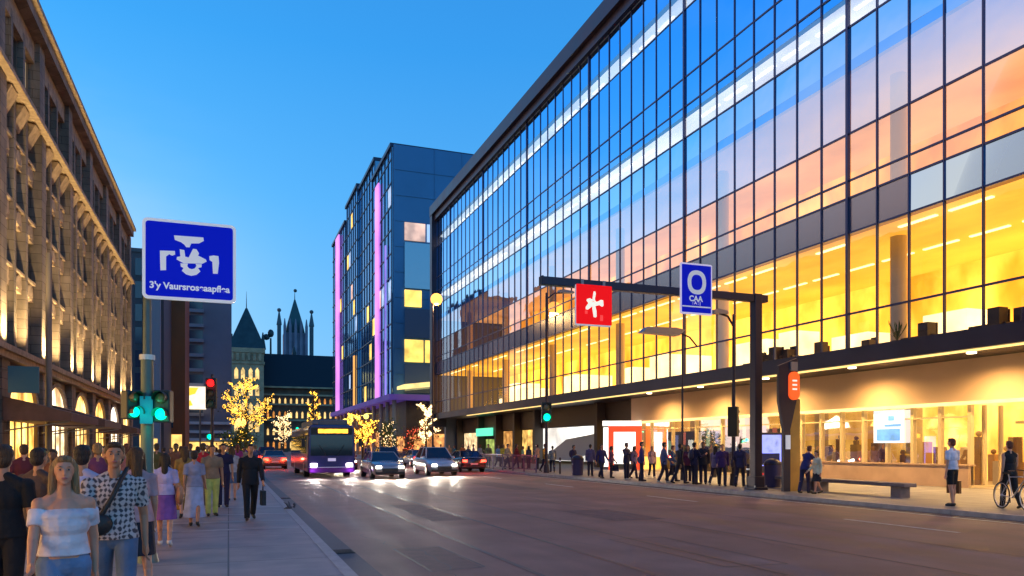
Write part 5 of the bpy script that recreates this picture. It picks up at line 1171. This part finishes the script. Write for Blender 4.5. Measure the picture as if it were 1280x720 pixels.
def plaid():
    m = bpy.data.materials.new('plaid_shirt'); m.use_nodes = True; nt = m.node_tree; N, L = nt.nodes, nt.links; b = N['Principled BSDF']; b.inputs['Roughness'].default_value = .85
    tc = N.new('ShaderNodeTexCoord'); n = N.new('ShaderNodeTexNoise'); n.inputs['Scale'].default_value = 14; n.inputs['Detail'].default_value = 3; L.new(tc.outputs['Object'], n.inputs['Vector'])
    w1 = N.new('ShaderNodeTexWave'); w1.bands_direction = 'Z'; w1.inputs['Scale'].default_value = 7; w1.inputs['Distortion'].default_value = 9; L.new(tc.outputs['Object'], w1.inputs['Vector'])
    w2 = N.new('ShaderNodeTexWave'); w2.bands_direction = 'X'; w2.inputs['Scale'].default_value = 8; w2.inputs['Distortion'].default_value = 9; L.new(tc.outputs['Object'], w2.inputs['Vector'])
    a = N.new('ShaderNodeMath'); a.operation = 'ADD'; L.new(w1.outputs['Fac'], a.inputs[0]); L.new(w2.outputs['Fac'], a.inputs[1])
    r = N.new('ShaderNodeValToRGB'); r.color_ramp.elements[0].position = .45; r.color_ramp.elements[0].color = (.07, .06, .07, 1); r.color_ramp.elements[1].position = 1.2 / 2 + .25; r.color_ramp.elements[1].color = (.55, .48, .46, 1)
    sc_ = N.new('ShaderNodeMath'); sc_.operation = 'MULTIPLY'; sc_.inputs[1].default_value = .75; L.new(a.outputs[0], sc_.inputs[0]); L.new(sc_.outputs[0], r.inputs[0]); L.new(r.outputs[0], b.inputs['Base Color']); return m
PL = plaid()
ob = person
# --- near group on the left pavement
ob(wf1, 80, 5.2, 1.55, 'woman with shoulder length hair in a white off-shoulder top and blue jeans', 'fair', 0, (.72, .66, .70), low=(.14, .22, .36), face=12, strapless=True, hem=1.0)
ob(mf1, 143, 6.3, 1.66, 'man in a black and white patterned shirt with a black sling bag and jeans', 'brown', 1, low=(.10, .16, .26), face=8, bag='sling', patt=PL)
ob(mf2, 4, 6.3, 1.60, 'man in an all black short sleeved outfit at the far left edge', 'brown', 1, (.008, .008, .01), 'short', (.01, .01, .014), face=175)
ob(mf2, 48, 8.0, 1.57, 'dark haired person in a brown top right of the man in black', 'black', 1, (.09, .055, .045), 'long', (.06, .05, .06), face=150)
ob(mf2, 103, 7.3, 1.60, 'person in a pale lilac shirt behind the woman in white', 'black', 1, (.55, .50, .68), 'short', (.05, .05, .08), face=170)
ob(wf2, 170, 8.0, 1.60, 'woman in a pink patterned blouse and black skirt beside the man with the sling bag', 'brown', 0, (.60, .33, .34), 'short', (.02, .02, .03), 'skirt', face=195, hem=.9)
ob(wf2, 206, 12.2, 1.50, 'woman with black hair in a lilac top and purple skirt carrying a tan bag', 'black', 0, (.55, .45, .72), 'short', (.22, .08, .34), 'skirt', (.6, .55, .55), face=182, bag='round', bagc=(.42, .20, .11), bagside=-1, hem=.98)
# --- further along the left pavement
G = 'people on the left pavement'
ob(M1, 313, 16.5, 1.66, 'man in a black suit with a dark bag walking near the kerb', 'black', 1, (.012, .012, .016), 'long', (.01, .01, .012), face=4, bag='tote', bagc=(.015, .015, .02), bagside=1, group=G, hem=.82)
ob(W3, 243, 15.2, 1.52, 'person in a long pale blue dress right of the lilac topped woman', 'black', 1, (.30, .30, .42), 'short', (.42, .46, .66), 'dress', face=178, group=G)
ob(M2, 265, 17.5, 1.62, 'person in yellow green high visibility trousers and a tan top', 'brown', 1, (.30, .20, .12), 'short', (.55, .60, .16), face=10, group=G)
ob(M3, 279, 20.0, 1.66, 'person in a navy top and navy trousers holding a phone', 'black', 1, (.015, .012, .05), 'short', (.015, .015, .05), face=0, group=G)
ob(W2, 290, 22.5, 1.58, 'bare legged person in white top and denim shorts', 'brown', 0, (.45, .42, .45), 'short', (.12, .16, .26), 'shorts', face=180, group=G)
ob(M4, 254, 20.5, 1.70, 'person in a bright red shirt and grey trousers', 'brown', 1, (.45, .02, .03), 'short', (.10, .09, .10), face=175, group=G)
ob(W1, 231, 17.0, 1.60, 'woman in a mustard dress behind the lilac woman', 'brown', 0, (.35, .20, .05), 'short', (.32, .18, .05), 'dress', face=185, group=G)
ob(M2, 220, 24.0, 1.68, 'man in a terracotta shirt and black trousers, beyond the mustard dress', 'black', 2, (.30, .10, .05), 'short', (.02, .02, .02), face=0, group=G)
ob(M1, 196, 22.0, 1.70, 'man in an olive jacket right of the big blue sign pole', 'brown', 1, (.10, .09, .03), 'long', (.04, .04, .05), face=180, group=G, hem=.85)
more = [(M1, 214, 31, 'cream shirt', (.55, .48, .38), (.05, .05, .07)), (W1, 226, 36, 'crimson top', (.35, .03, .05), (.03, .03, .04)), (M3, 238, 28, 'grey shirt', (.20, .19, .22), (.03, .03, .06)), (W2, 247, 33, 'pale yellow top', (.5, .45, .2), (.10, .08, .08)),
        (M4, 259, 30, 'dark green shirt', (.02, .10, .05), (.05, .04, .03)), (W3, 270, 34, 'white blouse', (.62, .6, .62), (.03, .03, .06)), (M2, 284, 31, 'teal shirt', (.03, .20, .20), (.02, .02, .03)), (W1, 297, 34, 'magenta top', (.40, .04, .20), (.04, .04, .08)), (M1, 305, 38, 'sand coloured shirt', (.40, .30, .20), (.05, .05, .05)),
        (M3, 319, 36, 'slate blue shirt', (.08, .10, .20), (.02, .02, .03)), (W2, 234, 45, 'coral top', (.5, .14, .08), (.03, .03, .05)), (M4, 252, 48, 'ivory shirt', (.6, .55, .45), (.02, .02, .02)), (W3, 275, 50, 'brown top', (.12, .06, .03), (.04, .03, .03)), (M2, 293, 50, 'orange shirt', (.5, .16, .03), (.03, .03, .03)), (W1, 310, 52, 'violet top', (.18, .06, .35), (.02, .02, .03)),
        (M1, 205, 34, 'charcoal shirt', (.03, .03, .035), (.02, .02, .02)), (M2, 190, 36, 'pale blue shirt', (.3, .42, .6), (.02, .02, .04)), (W1, 158, 22, 'rose dress top', (.42, .15, .16), (.06, .04, .05)), (M3, 130, 17, 'deep blue jacket', (.02, .03, .12), (.02, .02, .03)), (W3, 122, 12.5, 'mulberry top', (.16, .04, .10), (.03, .02, .04)), (M1, 66, 13, 'rust brown jacket', (.20, .07, .03), (.03, .03, .03)), (M2, 30, 14, 'dark wine shirt', (.12, .02, .03), (.03, .03, .03))]
for i, (f, px, d, nm, c, lo_) in enumerate(more):
    ob(f, px, d, 1.56 + .13 * ((i * 7) % 5) / 4, 'distant walker in a %s on the left pavement' % nm if d > 25 else 'passer-by in a %s behind the front row on the left pavement' % nm, ('black', 'brown', 'auburn', 'black', 'fair')[i % 5], i % 3, c, 'short' if i % 2 else 'long', lo_, face=(0, 180)[i % 2] + (i * 13) % 25 - 12, group=G)
# --- the crowd waiting across the road
G = 'people waiting by the far kerb'
wait = [(M2, 717, 42.5, 1.66, 'navy coat', 'leaning near the litter bin', (.02, .015, .07)), (M1, 752, 38, 1.72, 'dark blue coat', 'first of the waiting crowd, left edge', (.025, .02, .12)), (W2, 764, 38.6, 1.60, 'plum jacket', 'next to the dark blue coat', (.10, .03, .10)), (M3, 783, 36.5, 1.76, 'broad navy jacket', 'in front of the red portal', (.012, .012, .06)),
        (M2, 802, 35, 1.80, 'indigo jacket', 'right of the red portal', (.04, .03, .17)), (W1, 793, 37.8, 1.62, 'mauve coat', 'between the navy and the indigo jackets', (.18, .12, .24)), (M4, 830, 33.6, 1.80, 'faded denim jacket', 'left end of the dense group', (.07, .09, .24)), (W3, 841, 34.6, 1.64, 'steel blue coat', 'beside the denim jacket', (.05, .09, .20)),
        (M1, 850, 32.6, 1.74, 'black hooded jacket', 'middle of the dense group', (.01, .01, .02)), (W2, 860, 33.6, 1.64, 'dark red scarf coat', 'middle of the dense group', (.12, .02, .05)), (M3, 868, 32, 1.75, 'midnight blue parka', 'right half of the dense group', (.012, .012, .055)), (M2, 879, 32.2, 1.78, 'charcoal coat', 'right end of the dense group', (.025, .022, .035)),
        (W1, 894, 31, 1.62, 'lavender grey coat', 'left of the slim lamp post', (.16, .13, .24)), (M4, 903, 30.6, 1.70, 'deep violet jacket', 'touching the slim lamp post', (.05, .02, .12)), (M1, 925, 30, 1.72, 'dusky blue jacket', 'between slim lamp post and mast arm post', (.03, .03, .10)), (W3, 815, 39, 1.60, 'pale pink coat', 'standing back between two groups', (.5, .3, .3)),
        (M2, 738, 41, 1.70, 'grey violet coat', 'between the litter bin and the crowd', (.10, .08, .18))]
for i, (f, px, d, h, nm, pos, c) in enumerate(wait):
    ob(f, px, d, h, 'person in a %s, %s' % (nm, pos), ('black', 'brown', 'black', 'auburn')[i % 4], (1, 0, 2)[i % 3], c, 'long', (.015, .013, .04), shoe=(.02, .02, .03) if i % 3 else (.5, .5, .5), face=(i * 67) % 120 - 60 + (0 if i % 2 else 90), bag=('backpack', None, 'tote', None, 'round')[i % 5], bagc=(.03, .025, .06), group=G, hem=.80)
rr = random.Random(77)
NF = 28
names = ['indigo coat', 'grey coat', 'white jacket', 'brown coat', 'black coat', 'lilac jacket', 'rust jacket', 'blue anorak', 'cream coat', 'wine coat', 'green jacket', 'violet coat', 'tan coat', 'teal jacket', 'orange jacket', 'navy cape', 'pink cardigan', 'striped shirt', 'khaki vest', 'sky blue shirt', 'yellow raincoat', 'beige blazer', 'maroon sweater', 'mint top', 'slate hoodie', 'peach blouse', 'amber scarf', 'ash grey suit']
cols = [(.05, .03, .2), (.16, .15, .18), (.6, .58, .6), (.12, .06, .03), (.015, .015, .02), (.32, .25, .5), (.25, .07, .03), (.04, .07, .3), (.55, .48, .38), (.2, .02, .05), (.04, .12, .06), (.14, .05, .28), (.35, .22, .12), (.03, .2, .2), (.5, .15, .03), (.02, .02, .09), (.5, .2, .25), (.3, .3, .35), (.22, .18, .08), (.2, .35, .55), (.6, .45, .05), (.45, .36, .26), (.18, .02, .03), (.25, .5, .35), (.06, .07, .11), (.6, .33, .24), (.5, .25, .04), (.22, .22, .24)]
for i in range(NF):
    px = 455 + i * 8.7 + rr.uniform(-3, 3); dmin = 17.9 / (SN + (px - 640) / F * CS)
    ob((M1, W1, M2, W2, M3, W3, M4)[i % 7], px, dmin * rr.uniform(1.01, 1.13), rr.uniform(1.58, 1.8), 'small distant figure in a %s behind the far kerb railing' % names[i], ('black', 'brown', 'auburn')[i % 3], i % 3, cols[i], 'long', (.02, .02, .05), face=rr.uniform(0, 360), group='people behind the railings', hem=.82)
# --- right foreground pavement
ob(B1, 1006, 26.0, 1.66, 'person in a dark blue jacket bending over a cream bag', 'auburn', 0, (.03, .03, .14), 'long', (.03, .025, .07), face=100, group=None, hem=.85)
ob(W3, 1021, 25.6, 1.45, 'person in a cream cape and dark skirt facing the bending one', 'brown', 0, (.70, .62, .42), 'long', (.02, .02, .03), 'skirt', face=-95, hem=.8)
ob(M2, 1190, 20.4, 1.80, 'man in a white shirt and knee length black shorts holding a brown bag', 'auburn', 0, (.68, .70, .85), 'short', (.012, .012, .015), 'shorts', face=186, bag='tote', bagc=(.12, .05, .02), bagside=-1, hem=.95)
ob(W3, 1262, 19.6, 1.74, 'red haired person in a black vest and black trousers beside a bicycle', 'auburn', 0, (.012, .012, .016), 'none', (.012, .012, .016), face=160, hem=1.0)
# bicycle
x, y = spot(1268, 19.1); bk = empty('bicycle', (x, y, 0), R(-22), 'bicycle with pale rims held by the red haired person in black', 'bicycle')
fm = mat('bike_frame', (.5, .5, .55), .3, .6)
for yy in (-.52, .52):
    wh = part('wheel', bk, lambda b: b.tube([(0, yy + .33 * math.cos(a), .345 + .33 * math.sin(a)) for a in [2 * PI * k / 28 for k in range(28)]], .016, None, 6, closed=True), tyre)
    part('rim', wh, lambda b: (b.tube([(0, yy + .305 * math.cos(a), .345 + .305 * math.sin(a)) for a in [2 * PI * k / 28 for k in range(28)]], .012, None, 6, closed=True), [b.tube([(0, yy, .345), (0, yy + .3 * math.cos(a), .345 + .3 * math.sin(a))], .002, None, 4) for a in [2 * PI * k / 16 for k in range(16)]], b.cone((-.03, yy, .345), .025, .025, .06, None, 8, axis='x')), mat('bike_rim', (.75, .72, .72), .3, .6))
part('frame', bk, lambda b: (b.tube([(0, -.52, .345), (0, -.40, .88), (0, -.38, .98)], .016), b.tube([(0, -.42, .80), (0, .08, .30), (0, .52, .345)], .016), b.tube([(0, -.41, .85), (0, .20, .82)], .014), b.tube([(0, .08, .30), (0, .24, .90)], .014), b.tube([(0, .52, .345), (0, .21, .78)], .01)), fm)
part('handlebar', bk, lambda b: (b.tube([(-.28, -.28, 1.02), (-.15, -.38, 1.02), (0, -.40, 1.0), (.15, -.38, 1.02), (.28, -.28, 1.02)], .013)), trim)
part('saddle', bk, lambda b: b.prism([(-.08, .36), (.08, .36), (.02, .10), (-.02, .10)], 'z', .90, .95), trim)
part('pedal', bk, lambda b: (b.box(-.18, -.08, .02, .12, .18, .2), b.box(.08, .18, .06, .16, .42, .44), b.tube([(-.06, .07, .19), (-.06, .08, .3), (.06, .08, .3), (.06, .11, .43)], .01)), trim)
